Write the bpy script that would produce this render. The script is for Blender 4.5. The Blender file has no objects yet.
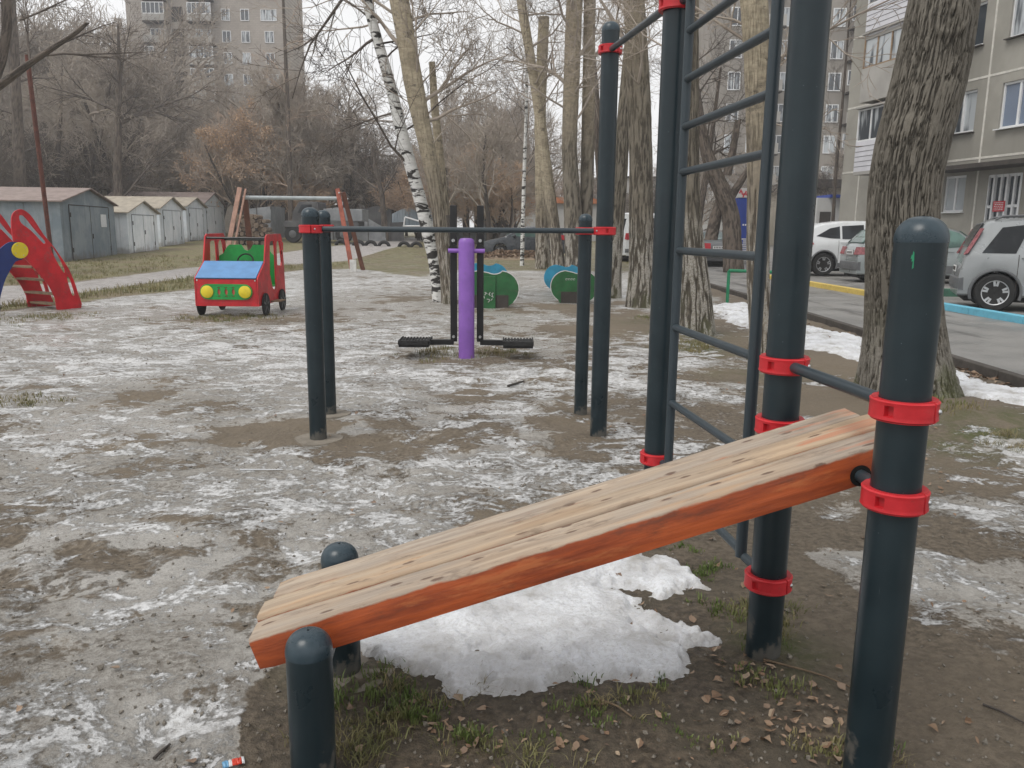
import bpy, bmesh, math, random
import numpy as np
from mathutils import Vector, Matrix, Euler
from mathutils.geometry import tessellate_polygon

R = math.radians
scene = bpy.context.scene
col = scene.collection

# ---------------------------------------------------------------- camera
F = 800.0                       # focal length in pixels of a 1024 px wide frame
PITCH, ROLL, EYE = R(10.76), R(0.586), 1.38
cam_data = bpy.data.cameras.new('camera')
cam_data.sensor_width = 36.0
cam_data.lens = F / 1024.0 * 36.0
cam_data.clip_start = 0.05
cam_data.clip_end = 4000
cam = bpy.data.objects.new('camera', cam_data)
col.objects.link(cam)
RM = Matrix.Rotation(R(90) - PITCH, 3, 'X') @ Matrix.Rotation(ROLL, 3, 'Z')
cam.matrix_world = Matrix.Translation((0, 0, EYE)) @ RM.to_4x4()
scene.camera = cam

# ---------------------------------------------------------------- world, sun, exposure
SUN_EL, SUN_AZ = R(58), R(230)      # azimuth measured from +Y towards +X
world = bpy.data.worlds.new('World')
scene.world = world
world.use_nodes = True
wn = world.node_tree
wn.nodes.clear()
w_out = wn.nodes.new('ShaderNodeOutputWorld')
w_bg = wn.nodes.new('ShaderNodeBackground')
w_sky = wn.nodes.new('ShaderNodeTexSky')
w_sky.sky_type = 'NISHITA'
w_sky.sun_disc = False
w_sky.sun_elevation = SUN_EL
w_sky.sun_rotation = SUN_AZ
w_sky.dust_density = 4.0
w_sky.air_density = 1.0
w_sky.ozone_density = 1.0
w_hsv = wn.nodes.new('ShaderNodeHueSaturation')
w_hsv.inputs['Saturation'].default_value = 0.10
w_mix = wn.nodes.new('ShaderNodeMix')          # cloud layer that evens out the clear-sky gradient
w_mix.data_type = 'RGBA'
w_mix.inputs[0].default_value = 0.72
w_mix.inputs[7].default_value = (8.85, 8.85, 8.9, 1)
wn.links.new(w_sky.outputs[0], w_hsv.inputs['Color'])
wn.links.new(w_hsv.outputs[0], w_mix.inputs[6])
w_tc = wn.nodes.new('ShaderNodeTexCoord')
w_n = wn.nodes.new('ShaderNodeTexNoise')
w_n.inputs['Scale'].default_value = 2.2
w_n.inputs['Detail'].default_value = 4
w_map = wn.nodes.new('ShaderNodeMapRange')
w_map.inputs['To Min'].default_value = 0.92
w_map.inputs['To Max'].default_value = 1.18
w_vm = wn.nodes.new('ShaderNodeVectorMath'); w_vm.operation = 'SCALE'
wn.links.new(w_tc.outputs['Generated'], w_n.inputs['Vector'])
wn.links.new(w_n.outputs[0], w_map.inputs['Value'])
wn.links.new(w_mix.outputs[2], w_vm.inputs[0])
wn.links.new(w_map.outputs[0], w_vm.inputs['Scale'])
wn.links.new(w_vm.outputs[0], w_bg.inputs['Color'])
w_bg.inputs['Strength'].default_value = 0.094
wn.links.new(w_bg.outputs[0], w_out.inputs['Surface'])

sun = bpy.data.lights.new('sun', 'SUN')
sun.energy = 1.15
sun.angle = R(30)
sun.color = (1.0, 0.95, 0.88)
sun_o = bpy.data.objects.new('sun', sun)
col.objects.link(sun_o)
sdir = Vector((math.sin(SUN_AZ) * math.cos(SUN_EL), math.cos(SUN_AZ) * math.cos(SUN_EL), math.sin(SUN_EL)))
sun_o.rotation_euler = sdir.to_track_quat('Z', 'Y').to_euler()
sun_o.location = sdir * 60

scene.view_settings.view_transform = 'Standard'
scene.view_settings.look = 'None'
scene.view_settings.gamma = 1
scene.view_settings.exposure = 0.50
scene.cycles.max_bounces = 6
scene.cycles.diffuse_bounces = 3
scene.cycles.glossy_bounces = 3
scene.cycles.transparent_max_bounces = 4

# ---------------------------------------------------------------- numeric helpers
def sstep(a, b, x):
    t = np.clip((np.asarray(x, dtype=float) - a) / (b - a), 0, 1)
    return t * t * (3 - 2 * t)

def terrain(x, y):
    amp = 0.95 + (0.60 - 0.95) * sstep(-14, 0, x)
    return amp * sstep(30, 60, y)

def ray(u, v):
    return RM @ Vector(((u - 512) / F, -(v - 384) / F, -1))

def P(u, v, Y):                     # real point on the sight line of (u, v) at forward distance Y
    d = ray(u, v)
    return Vector((0, 0, EYE)) + d * (Y / d.y)

def G(u, v, z=None):                # where that sight line meets the terrain
    d = ray(u, v)
    zz = 0.0 if z is None else z
    p = None
    for _ in range(14):
        dz = min(d.z, -0.002)
        t = (zz - EYE) / dz
        p = Vector((0, 0, EYE)) + d * t
        if z is not None: break
        zz = zz * .5 + .5 * float(terrain(p.x, p.y))
    return p

def hash3(ix, iy, iz, seed):
    h = (ix.astype(np.int64) * 374761393 + iy.astype(np.int64) * 668265263 + iz.astype(np.int64) * 2147483647 + seed * 974634777) & 0xffffffff
    h = ((h ^ (h >> 13)) * 1274126177) & 0xffffffff
    h = ((h ^ (h >> 16)) * 2246822519) & 0xffffffff
    return ((h ^ (h >> 15)) & 0xffffff) / float(0xffffff)

def vnoise(x, y, z=None, seed=0):
    x = np.asarray(x, float); y = np.asarray(y, float)
    z = np.zeros_like(x) if z is None else np.asarray(z, float)
    fx, fy, fz = np.floor(x), np.floor(y), np.floor(z)
    tx, ty, tz = x - fx, y - fy, z - fz
    tx = tx * tx * (3 - 2 * tx); ty = ty * ty * (3 - 2 * ty); tz = tz * tz * (3 - 2 * tz)
    r = 0
    for dx in (0, 1):
        for dy in (0, 1):
            for dz in (0, 1):
                w = (tx if dx else 1 - tx) * (ty if dy else 1 - ty) * (tz if dz else 1 - tz)
                r = r + w * hash3(fx + dx, fy + dy, fz + dz, seed)
    return r

def fbm(x, y, z=None, seed=0, oct=4, gain=.5):
    a, s, n, k = 1.0, 0.0, 0.0, 1.0
    for o in range(oct):
        s = s + a * vnoise(np.asarray(x) * k, np.asarray(y) * k, None if z is None else np.asarray(z) * k, seed + o * 17)
        n += a; a *= gain; k *= 2.03
    return s / n

def poly_sd(px, py, poly):          # signed distance, negative inside
    poly = np.asarray(poly, float)
    d = np.full(px.shape, 1e9); inside = np.zeros(px.shape, bool)
    n = len(poly)
    for i in range(n):
        ax, ay = poly[i]; bx, by = poly[(i + 1) % n]
        ex, ey = bx - ax, by - ay
        wx, wy = px - ax, py - ay
        t = np.clip((wx * ex + wy * ey) / (ex * ex + ey * ey + 1e-12), 0, 1)
        d = np.minimum(d, (wx - ex * t) ** 2 + (wy - ey * t) ** 2)
        c = ((ay > py) != (by > py))
        xi = ax + (py - ay) * ex / (ey if abs(ey) > 1e-12 else 1e-12)
        inside ^= c & (px < xi)
    d = np.sqrt(d)
    return np.where(inside, -d, d)

def gpoly(pts):
    return [tuple(G(u, v))[:2] for u, v in pts]

# ---------------------------------------------------------------- materials
MATS = {}
class NT:
    def __init__(s, name):
        s.m = bpy.data.materials.new(name); s.m.use_nodes = True
        s.t = s.m.node_tree; s.t.nodes.clear()
        s.out = s.t.nodes.new('ShaderNodeOutputMaterial')
        s.b = s.t.nodes.new('ShaderNodeBsdfPrincipled')
        s.t.links.new(s.b.outputs[0], s.out.inputs[0])
        s.b.inputs['Specular IOR Level'].default_value = 0.4
        s._o = None
    def n(s, typ): return s.t.nodes.new(typ)
    def l(s, a, b): s.t.links.new(a, b)
    def obj(s):
        if s._o is None: s._o = s.n('ShaderNodeTexCoord')
        return s._o.outputs['Object']
    def mapping(s, scale, vec=None, loc=(0, 0, 0)):
        m = s.n('ShaderNodeMapping'); m.inputs['Scale'].default_value = scale; m.inputs['Location'].default_value = loc
        s.l(vec or s.obj(), m.inputs['Vector']); return m.outputs[0]
    def noise(s, scale, detail=4, rough=.55, vec=None, dist=0):
        t = s.n('ShaderNodeTexNoise'); t.inputs['Scale'].default_value = scale; t.inputs['Detail'].default_value = detail
        t.inputs['Roughness'].default_value = rough; t.inputs['Distortion'].default_value = dist
        s.l(vec or s.obj(), t.inputs['Vector']); return t.outputs[0]
    def voro(s, scale, vec=None, feature='F1', rnd=1.0):
        t = s.n('ShaderNodeTexVoronoi'); t.feature = feature; t.inputs['Scale'].default_value = scale
        t.inputs['Randomness'].default_value = rnd
        s.l(vec or s.obj(), t.inputs['Vector']); return t.outputs[0]
    def math(s, op, a, b=None, c=None, clamp=False):
        m = s.n('ShaderNodeMath'); m.operation = op; m.use_clamp = clamp
        for i, x in enumerate((a, b, c)):
            if x is None: continue
            if isinstance(x, (int, float)): m.inputs[i].default_value = x
            else: s.l(x, m.inputs[i])
        return m.outputs[0]
    def ss(s, x, a, b, lo=0.0, hi=1.0):
        m = s.n('ShaderNodeMapRange'); m.interpolation_type = 'SMOOTHSTEP'
        m.inputs['From Min'].default_value = a; m.inputs['From Max'].default_value = b
        m.inputs['To Min'].default_value = lo; m.inputs['To Max'].default_value = hi
        s.l(x, m.inputs['Value']); return m.outputs[0]
    def mix(s, f, a, b):
        m = s.n('ShaderNodeMix'); m.data_type = 'RGBA'
        if isinstance(f, (int, float)): m.inputs[0].default_value = f
        else: s.l(f, m.inputs[0])
        for i, x in ((6, a), (7, b)):
            if isinstance(x, (tuple, list)): m.inputs[i].default_value = (*x[:3], 1)
            else: s.l(x, m.inputs[i])
        return m.outputs[2]
    def mixf(s, f, a, b):
        m = s.n('ShaderNodeMix'); m.data_type = 'FLOAT'
        s.l(f, m.inputs[0])
        for i, x in ((2, a), (3, b)):
            if isinstance(x, (int, float)): m.inputs[i].default_value = x
            else: s.l(x, m.inputs[i])
        return m.outputs[0]
    def attr(s, name):
        a = s.n('ShaderNodeAttribute'); a.attribute_name = name
        sp = s.n('ShaderNodeSeparateColor'); s.l(a.outputs['Color'], sp.inputs[0]); return sp.outputs
    def sepxyz(s, vec=None):
        sp = s.n('ShaderNodeSeparateXYZ'); s.l(vec or s.obj(), sp.inputs[0]); return sp.outputs
    def color(s, c):
        if isinstance(c, (tuple, list)): s.b.inputs['Base Color'].default_value = (*c[:3], 1)
        else: s.l(c, s.b.inputs['Base Color'])
    def rough(s, r):
        if isinstance(r, (int, float)): s.b.inputs['Roughness'].default_value = r
        else: s.l(r, s.b.inputs['Roughness'])
    def bump(s, h, strength=.5, dist=.01):
        b = s.n('ShaderNodeBump'); b.inputs['Strength'].default_value = strength; b.inputs['Distance'].default_value = dist
        s.l(h, b.inputs['Height']); s.l(b.outputs[0], s.b.inputs['Normal'])
    def objrand(s):
        return s.n('ShaderNodeObjectInfo').outputs['Random']

def simple(name, c, rough=.6, var=.18, nscale=6, bump=0, bscale=40, metal=0, coat=0, c2=None, dirt=0):
    if name in MATS: return MATS[name]
    t = NT(name)
    c2 = c2 or tuple(x * (1 - var) for x in c)
    c1 = tuple(min(x * (1 + var * .5), 1) for x in c) if c2 is None else c
    colr = t.mix(t.ss(t.noise(nscale, 6, .6), .35, .65), c2, c1)
    if dirt:
        d = t.ss(t.noise(nscale * 2.3, 8, .7), .52, .7, 0, dirt)
        colr = t.mix(d, colr, (.10, .085, .07))
    t.color(colr)
    t.rough(t.mixf(t.noise(nscale * 3, 3), max(rough - .12, .03), min(rough + .12, 1)))
    t.b.inputs['Metallic'].default_value = metal
    if coat: t.b.inputs['Coat Weight'].default_value = coat
    if bump: t.bump(t.noise(bscale, 5, .6), bump, .01)
    MATS[name] = t.m
    return t.m

# ---------------------------------------------------------------- objects
def props(o, label=None, cat=None, group=None, kind=None):
    if label: o['label'] = label
    if cat: o['category'] = cat
    if group: o['group'] = group
    if kind: o['kind'] = kind
    return o

def thing(name, loc, label, cat, group=None, rz=0):
    o = bpy.data.objects.new(name, None)
    o.empty_display_size = .2
    o.location = loc; o.rotation_euler = (0, 0, rz)
    col.objects.link(o)
    return props(o, label, cat, group)

def copy_thing(src, loc, rz=0, label=None, scale=None):
    def rec(o, parent):
        c = o.copy(); col.objects.link(c)
        if parent is not None: c.parent = parent
        for ch in list(o.children): rec(ch, c)
        return c
    kids = list(src.children)
    c = src.copy(); col.objects.link(c)
    for ch in kids: rec(ch, c)
    c.location = loc; c.rotation_euler = (0, 0, rz)
    if scale: c.scale = scale if isinstance(scale, (tuple, list)) else (scale,) * 3
    if label: c['label'] = label
    return c

def link_mesh(name, me, mat, parent=None):
    o = bpy.data.objects.new(name, me)
    col.objects.link(o)
    if mat is not None and mat != []:
        for m in (mat if isinstance(mat, (list, tuple)) else [mat]): me.materials.append(m)
    if parent is not None: o.parent = parent
    return o

def np_mesh(name, verts, quads=None, tris=None, smooth=False):
    me = bpy.data.meshes.new(name)
    verts = np.asarray(verts, np.float32)
    me.vertices.add(len(verts)); me.vertices.foreach_set('co', verts.ravel())
    nq = 0 if quads is None else len(quads); ntr = 0 if tris is None else len(tris)
    parts = []
    if nq: parts.append(np.asarray(quads, np.int32).ravel())
    if ntr: parts.append(np.asarray(tris, np.int32).ravel())
    li = np.concatenate(parts)
    me.loops.add(len(li)); me.loops.foreach_set('vertex_index', li)
    tot = np.concatenate([np.full(nq, 4, np.int32), np.full(ntr, 3, np.int32)])
    st = np.concatenate([[0], np.cumsum(tot)[:-1]]).astype(np.int32)
    me.polygons.add(nq + ntr)
    me.polygons.foreach_set('loop_start', st)
    me.polygons.foreach_set('loop_total', tot)
    if smooth: me.polygons.foreach_set('use_smooth', np.ones(nq + ntr, bool))
    me.update(calc_edges=True)
    me.validate()
    return me

def grid_quads(nr, nc, wrap=False):
    i = np.arange(nr - 1)[:, None]; j = np.arange(nc if wrap else nc - 1)[None, :]
    a = i * nc + j; b = i * nc + (j + 1) % nc
    return np.stack([a, b, b + nc, a + nc], -1).reshape(-1, 4)

class MB:
    """collects shapes into one mesh"""
    def __init__(s): s.v = []; s.f = []
    def add(s, vs, fs):
        k = len(s.v)
        s.v += [tuple(p) for p in vs]; s.f += [tuple(i + k for i in f) for f in fs]
        return s
    def box(s, c, size, rot=None):
        hx, hy, hz = [q / 2 for q in size]
        vs = [Vector((x, y, z)) for x in (-hx, hx) for y in (-hy, hy) for z in (-hz, hz)]
        if rot is not None: vs = [rot @ p for p in vs]
        c = Vector(c)
        return s.add([p + c for p in vs], [(0, 1, 3, 2), (4, 6, 7, 5), (0, 4, 5, 1), (2, 3, 7, 6), (0, 2, 6, 4), (1, 5, 7, 3)])
    def bar(s, a, b, w, t, up=(0, 0, 1)):     # rectangular bar from a to b
        a, b = Vector(a), Vector(b); d = b - a
        x = d.normalized(); z = Vector(up); y = z.cross(x)
        if y.length < 1e-4: y = Vector((0, 1, 0)).cross(x)
        y.normalize(); z = x.cross(y)
        m = Matrix((x, y, z)).transposed()
        return s.box((a + b) / 2, (d.length, w, t), m)
    def tube(s, pts, r, n=12, cap=True):
        pts = [Vector(p) for p in pts]
        rs = r if isinstance(r, (list, tuple)) else [r] * len(pts)
        k = len(s.v); ref = None
        for i, p in enumerate(pts):
            t = (pts[min(i + 1, len(pts) - 1)] - pts[max(i - 1, 0)]).normalized()
            if ref is None:
                ref = Vector((0, 0, 1)) if abs(t.z) < .9 else Vector((1, 0, 0))
            u = (ref - t * ref.dot(t)).normalized(); w = t.cross(u); ref = u
            for j in range(n):
                a = 2 * math.pi * j / n
                s.v.append(tuple(p + (u * math.cos(a) + w * math.sin(a)) * rs[i]))
        for i in range(len(pts) - 1):
            for j in range(n):
                a = k + i * n + j; b = k + i * n + (j + 1) % n
                s.f.append((a, b, b + n, a + n))
        if cap:
            s.f.append(tuple(k + j for j in reversed(range(n))))
            s.f.append(tuple(k + (len(pts) - 1) * n + j for j in range(n)))
        return s
    def lathe(s, prof, c=(0, 0, 0), n=32, m=None, capb=True, capt=True):   # prof list of (r,z)
        k = len(s.v); c = Vector(c)
        for r_, z in prof:
            for j in range(n):
                a = 2 * math.pi * j / n
                p = Vector((r_ * math.cos(a), r_ * math.sin(a), z))
                if m is not None: p = m @ p
                s.v.append(tuple(p + c))
        for i in range(len(prof) - 1):
            for j in range(n):
                a = k + i * n + j; b = k + i * n + (j + 1) % n
                s.f.append((a, b, b + n, a + n))
        if capb: s.f.append(tuple(k + j for j in reversed(range(n))))
        if capt: s.f.append(tuple(k + (len(prof) - 1) * n + j for j in range(n)))
        return s
    def prism(s, outline, depth, fn, holes=()):
        """outline/holes: 2d loops; fn(a, b, t) -> 3d with t the position through the thickness"""
        loops = [list(outline)] + [list(h) for h in holes]
        tri = tessellate_polygon([[Vector((a, b, 0)) for a, b in lp] for lp in loops])
        flat = [p for lp in loops for p in lp]; n = len(flat)
        vs = [fn(a, b, -depth / 2) for a, b in flat] + [fn(a, b, depth / 2) for a, b in flat]
        fs = []
        for t in tri:
            fs.append((t[0], t[1], t[2])); fs.append((t[2] + n, t[1] + n, t[0] + n))
        o = 0
        for lp in loops:
            q = len(lp)
            for i in range(q):
                a, b = o + i, o + (i + 1) % q
                fs.append((a, b, b + n, a + n))
            o += q
        return s.add(vs, fs)
    def build(s, name, mat, parent=None, smooth=True, bevel=0, seg=2, off=None, ang=35):
        me = bpy.data.meshes.new(name)
        vs = s.v
        if off is not None: vs = [(x - off[0], y - off[1], z - off[2]) for x, y, z in vs]
        me.from_pydata(vs, [], s.f)
        bm = bmesh.new(); bm.from_mesh(me)
        bmesh.ops.recalc_face_normals(bm, faces=bm.faces)
        bm.to_mesh(me); bm.free()
        if smooth:
            me.polygons.foreach_set('use_smooth', [True] * len(me.polygons))
            try: me.set_sharp_from_angle(angle=R(ang))
            except Exception: pass
        o = link_mesh(name, me, mat, parent)
        if bevel:
            b = o.modifiers.new('bevel', 'BEVEL'); b.width = bevel; b.segments = seg; b.limit_method = 'ANGLE'; b.angle_limit = R(40)
            b.harden_normals = True
        return o
# ================================================================= materials
def mat_ground():
    t = NT('ground'); a = t.attr('mask'); b = t.attr('mask2')
    ice_a, grass_a, white_a = a[0], a[1], a[2]
    dark_a, moss_a, path_a = b[0], b[1], b[2]
    nA = t.noise(1.5, 12, .62, dist=.4)
    nB = t.noise(4.2, 12, .68, dist=.6)
    nC = t.noise(34, 8, .7)
    nD = t.noise(170, 4, .7)
    nE = t.noise(0.5, 6, .6)
    mud = t.mix(t.ss(nC, .34, .66), (.085, .068, .048), (.205, .168, .125))
    mud = t.mix(t.ss(nE, .4, .62), mud, (.175, .142, .102))
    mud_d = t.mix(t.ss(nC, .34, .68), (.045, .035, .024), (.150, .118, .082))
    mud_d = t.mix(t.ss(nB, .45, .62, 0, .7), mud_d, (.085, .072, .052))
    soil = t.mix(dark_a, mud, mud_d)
    pebble = t.ss(t.voro(85), .10, .22)
    pm = t.math('MULTIPLY', t.math('SUBTRACT', 1.0, pebble), t.ss(t.noise(9, 3), .52, .68))
    soil = t.mix(t.math('MULTIPLY', pm, .45), soil, (.38, .36, .33))
    moss = t.math('MULTIPLY', moss_a, t.ss(nB, .36, .6))
    soil = t.mix(moss, soil, (.075, .085, .028))
    # dirty ice
    fi = t.math('ADD', t.math('MULTIPLY', t.math('SUBTRACT', nA, .5), 1.5), t.math('MULTIPLY', t.math('SUBTRACT', nB, .5), .9))
    fi = t.math('ADD', fi, t.math('MULTIPLY', t.math('SUBTRACT', nC, .5), .35))
    f_ice = t.ss(t.math('ADD', fi, ice_a), .44, .56)
    ice = t.mix(t.ss(nC, .38, .62), (.160, .141, .117), (.40, .382, .350))
    ice = t.mix(t.ss(nB, .42, .62, 0, .75), ice, t.mix(t.ss(t.noise(75, 6, .72), .36, .64), (.20, .183, .157), (.38, .362, .332)))
    specks = t.math('MULTIPLY', t.ss(nD, .57, .68), .75)
    ice = t.mix(specks, ice, (.12, .105, .09))
    film = t.math('MULTIPLY', t.ss(t.noise(.9, 7, .6, vec=t.mapping((1, 1, 1), loc=(7, 3, 0))), .44, .58), f_ice)
    ice = t.mix(t.math('MULTIPLY', film, .62), ice, t.mix(t.ss(nB, .35, .65), (.245, .233, .212), (.39, .38, .36)))
    # white crust
    fw = t.math('ADD', t.math('MULTIPLY', t.math('SUBTRACT', t.noise(3.1, 13, .66, dist=.9, vec=t.mapping((1, 1.5, 1), loc=(3.7, 1.2, 0))), .5), 1.7),
                t.math('MULTIPLY', t.math('SUBTRACT', nC, .5), .55))
    f_w = t.ss(t.math('ADD', fw, white_a), .49, .64, 0, .88)
    fw2 = t.math('ADD', t.math('MULTIPLY', t.math('SUBTRACT', t.noise(10, 9, .7, dist=.5), .5), 1.9), t.math('MULTIPLY', t.math('SUBTRACT', nC, .5), .6))
    f_w = t.math('MAXIMUM', f_w, t.math('MULTIPLY', t.ss(t.math('ADD', fw2, white_a), .60, .71), t.math('MULTIPLY', f_ice, .85)))
    f_w = t.math('MULTIPLY', f_w, t.ss(t.noise(26, 6, .7), .33, .47, .25, 1))
    snow = t.mix(t.ss(nC, .33, .64), (.43, .425, .415), (.68, .69, .70))
    snow = t.mix(t.math('MULTIPLY', t.ss(nD, .66, .76), .5), snow, (.2, .18, .16))
    c = t.mix(f_ice, soil, ice)
    gate = t.ss(white_a, .02, .12)
    f_w = t.math('MULTIPLY', f_w, gate)
    c = t.mix(f_w, c, snow)
    # trodden path
    pth = t.mix(t.ss(nB, .35, .65), (.30, .275, .26), (.43, .41, .40))
    c = t.mix(path_a, c, pth)
    gr = t.mix(t.ss(nB, .35, .65), (.125, .115, .05), (.23, .195, .11))
    gr = t.mix(t.ss(nC, .45, .7), gr, (.085, .10, .035))
    gr = t.mix(t.ss(nE, .48, .6, 0, .65), gr, (.165, .125, .08))
    fg = t.ss(t.math('ADD', grass_a, t.math('MULTIPLY', t.math('SUBTRACT', nB, .5), .9)), .42, .6)
    c = t.mix(fg, c, gr)
    t.color(c)
    r = t.mixf(f_ice, .78, t.ss(nC, .3, .7, .35, .7))
    r = t.mixf(film, r, t.ss(nC, .35, .65, .16, .38))
    r = t.mixf(f_w, r, .7)
    r = t.mixf(dark_a, r, t.ss(nB, .38, .62, .32, .85))
    t.rough(r)
    h = t.math('ADD', t.math('MULTIPLY', nC, .55), t.math('MULTIPLY', nB, .8))
    h = t.math('ADD', h, t.math('MULTIPLY', nD, .18))
    h = t.math('ADD', h, t.math('MULTIPLY', f_w, .25))
    h = t.math('ADD', h, t.math('MULTIPLY', f_ice, .14))
    h = t.math('ADD', h, t.math('MULTIPLY', pm, .2))
    h = t.math('MULTIPLY', h, t.math('SUBTRACT', 1.0, t.math('MULTIPLY', film, .45)))
    t.bump(h, 1.0, .036)
    return t.m

def mat_snow():
    t = NT('thick_snow')
    n = t.noise(14, 8, .65); n2 = t.noise(60, 6, .7); n3 = t.noise(4.5, 8, .6)
    c = t.mix(t.ss(n3, .38, .62), (.74, .76, .79), (.55, .555, .565))
    c = t.mix(t.ss(n2, .45, .62, 0, .5), c, (.50, .495, .49))
    edge = t.attr('edge')[0]
    c = t.mix(t.math('MULTIPLY', t.ss(t.math('ADD', edge, t.math('MULTIPLY', t.math('SUBTRACT', n, .5), 1.6)), .62, 1.1), .5), c, (.36, .345, .32))
    c = t.mix(t.ss(n3, .56, .68, 0, .8), c, (.37, .355, .33))
    c = t.mix(t.ss(t.noise(150, 3, .7), .62, .72, 0, .6), c, (.22, .19, .155))
    c = t.mix(t.math('MULTIPLY', t.ss(n2, .63, .74), .55), c, (.17, .14, .11))
    t.color(c); t.rough(.55)
    t.b.inputs['Subsurface Weight'].default_value = .25
    t.b.inputs['Subsurface Radius'].default_value = (.02, .02, .025)
    t.bump(t.math('ADD', n, t.math('MULTIPLY', n2, .5)), .95, .022)
    return t.m

def mat_asphalt():
    t = NT('asphalt')
    n = t.noise(.9, 8, .6); n2 = t.noise(120, 4, .7)
    c = t.mix(t.ss(n, .38, .62), (.150, .146, .138), (.22, .213, .202))
    c = t.mix(t.ss(n2, .4, .7), c, (.27, .265, .255))
    st = t.noise(1.0, 8, .65, vec=t.mapping((1.9, .3, 1)))
    c = t.mix(t.ss(st, .54, .64, 0, .75), c, (.07, .066, .06))
    t.color(c); t.rough(t.ss(n, .35, .65, .35, .75))
    t.bump(t.math('ADD', n2, t.math('MULTIPLY', n, .4)), .3, .01)
    return t.m

def mat_post():
    t = NT('post_paint')
    n = t.noise(5, 6, .6); xyz = t.sepxyz()
    c = t.mix(t.ss(n, .35, .65), (.008, .0170, .0220), (.0125, .0240, .030))
    sp = t.ss(t.voro(42), .035, .06)
    chip = t.math('MULTIPLY', t.math('SUBTRACT', 1.0, sp), t.ss(t.noise(3.3, 2), .48, .56))
    scr = t.ss(t.noise(1, 3, .6, vec=t.mapping((150, 150, 5), loc=(2, 1, 0))), .70, .74)
    chip = t.math('MAXIMUM', chip, t.math('MULTIPLY', scr, t.ss(t.noise(4.3, 3), .55, .62)))
    c = t.mix(t.math('MULTIPLY', chip, .55), c, (.22, .26, .28))
    streak = t.noise(1, 8, .6, vec=t.mapping((16, 16, 1.3)))
    c = t.mix(t.ss(streak, .5, .75, 0, .22), c, (.055, .063, .066))
    hgt = t.math('SUBTRACT', t.math('ADD', .10, t.math('MULTIPLY', t.math('SUBTRACT', t.noise(7, 8, .72), .5), 1.5)), xyz[2])
    d = t.ss(hgt, -.02, .10, 0, .72)
    c = t.mix(d, c, (.10, .092, .078))
    t.color(c)
    r = t.mixf(d, t.ss(n, .3, .7, .27, .42), .8)
    t.rough(r)
    t.bump(t.noise(1, 5, .6, vec=t.mapping((60, 60, 14))), .07, .004)
    return t.m

def mat_cap():
    t = NT('cap_plastic')
    n = t.noise(18, 6, .6)
    t.color(t.mix(t.ss(n, .35, .7), (.018, .034, .045), (.034, .054, .068)))
    t.rough(t.ss(n, .3, .7, .24, .40))
    t.bump(t.noise(60, 3), .05, .004)
    return t.m

def mat_redplastic():
    t = NT('red_plastic')
    n = t.noise(12, 7, .65); n2 = t.noise(70, 5, .7)
    c = t.mix(t.ss(n, .3, .7), (.40, .012, .018), (.54, .022, .030))
    c = t.mix(t.ss(n2, .58, .78, 0, .4), c, (.34, .05, .045))
    c = t.mix(t.ss(t.noise(25, 8, .7), .6, .78, 0, .5), c, (.11, .06, .05))
    t.color(c); t.rough(t.ss(n, .3, .7, .36, .55))
    t.bump(n2, .10, .003)
    return t.m

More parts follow.
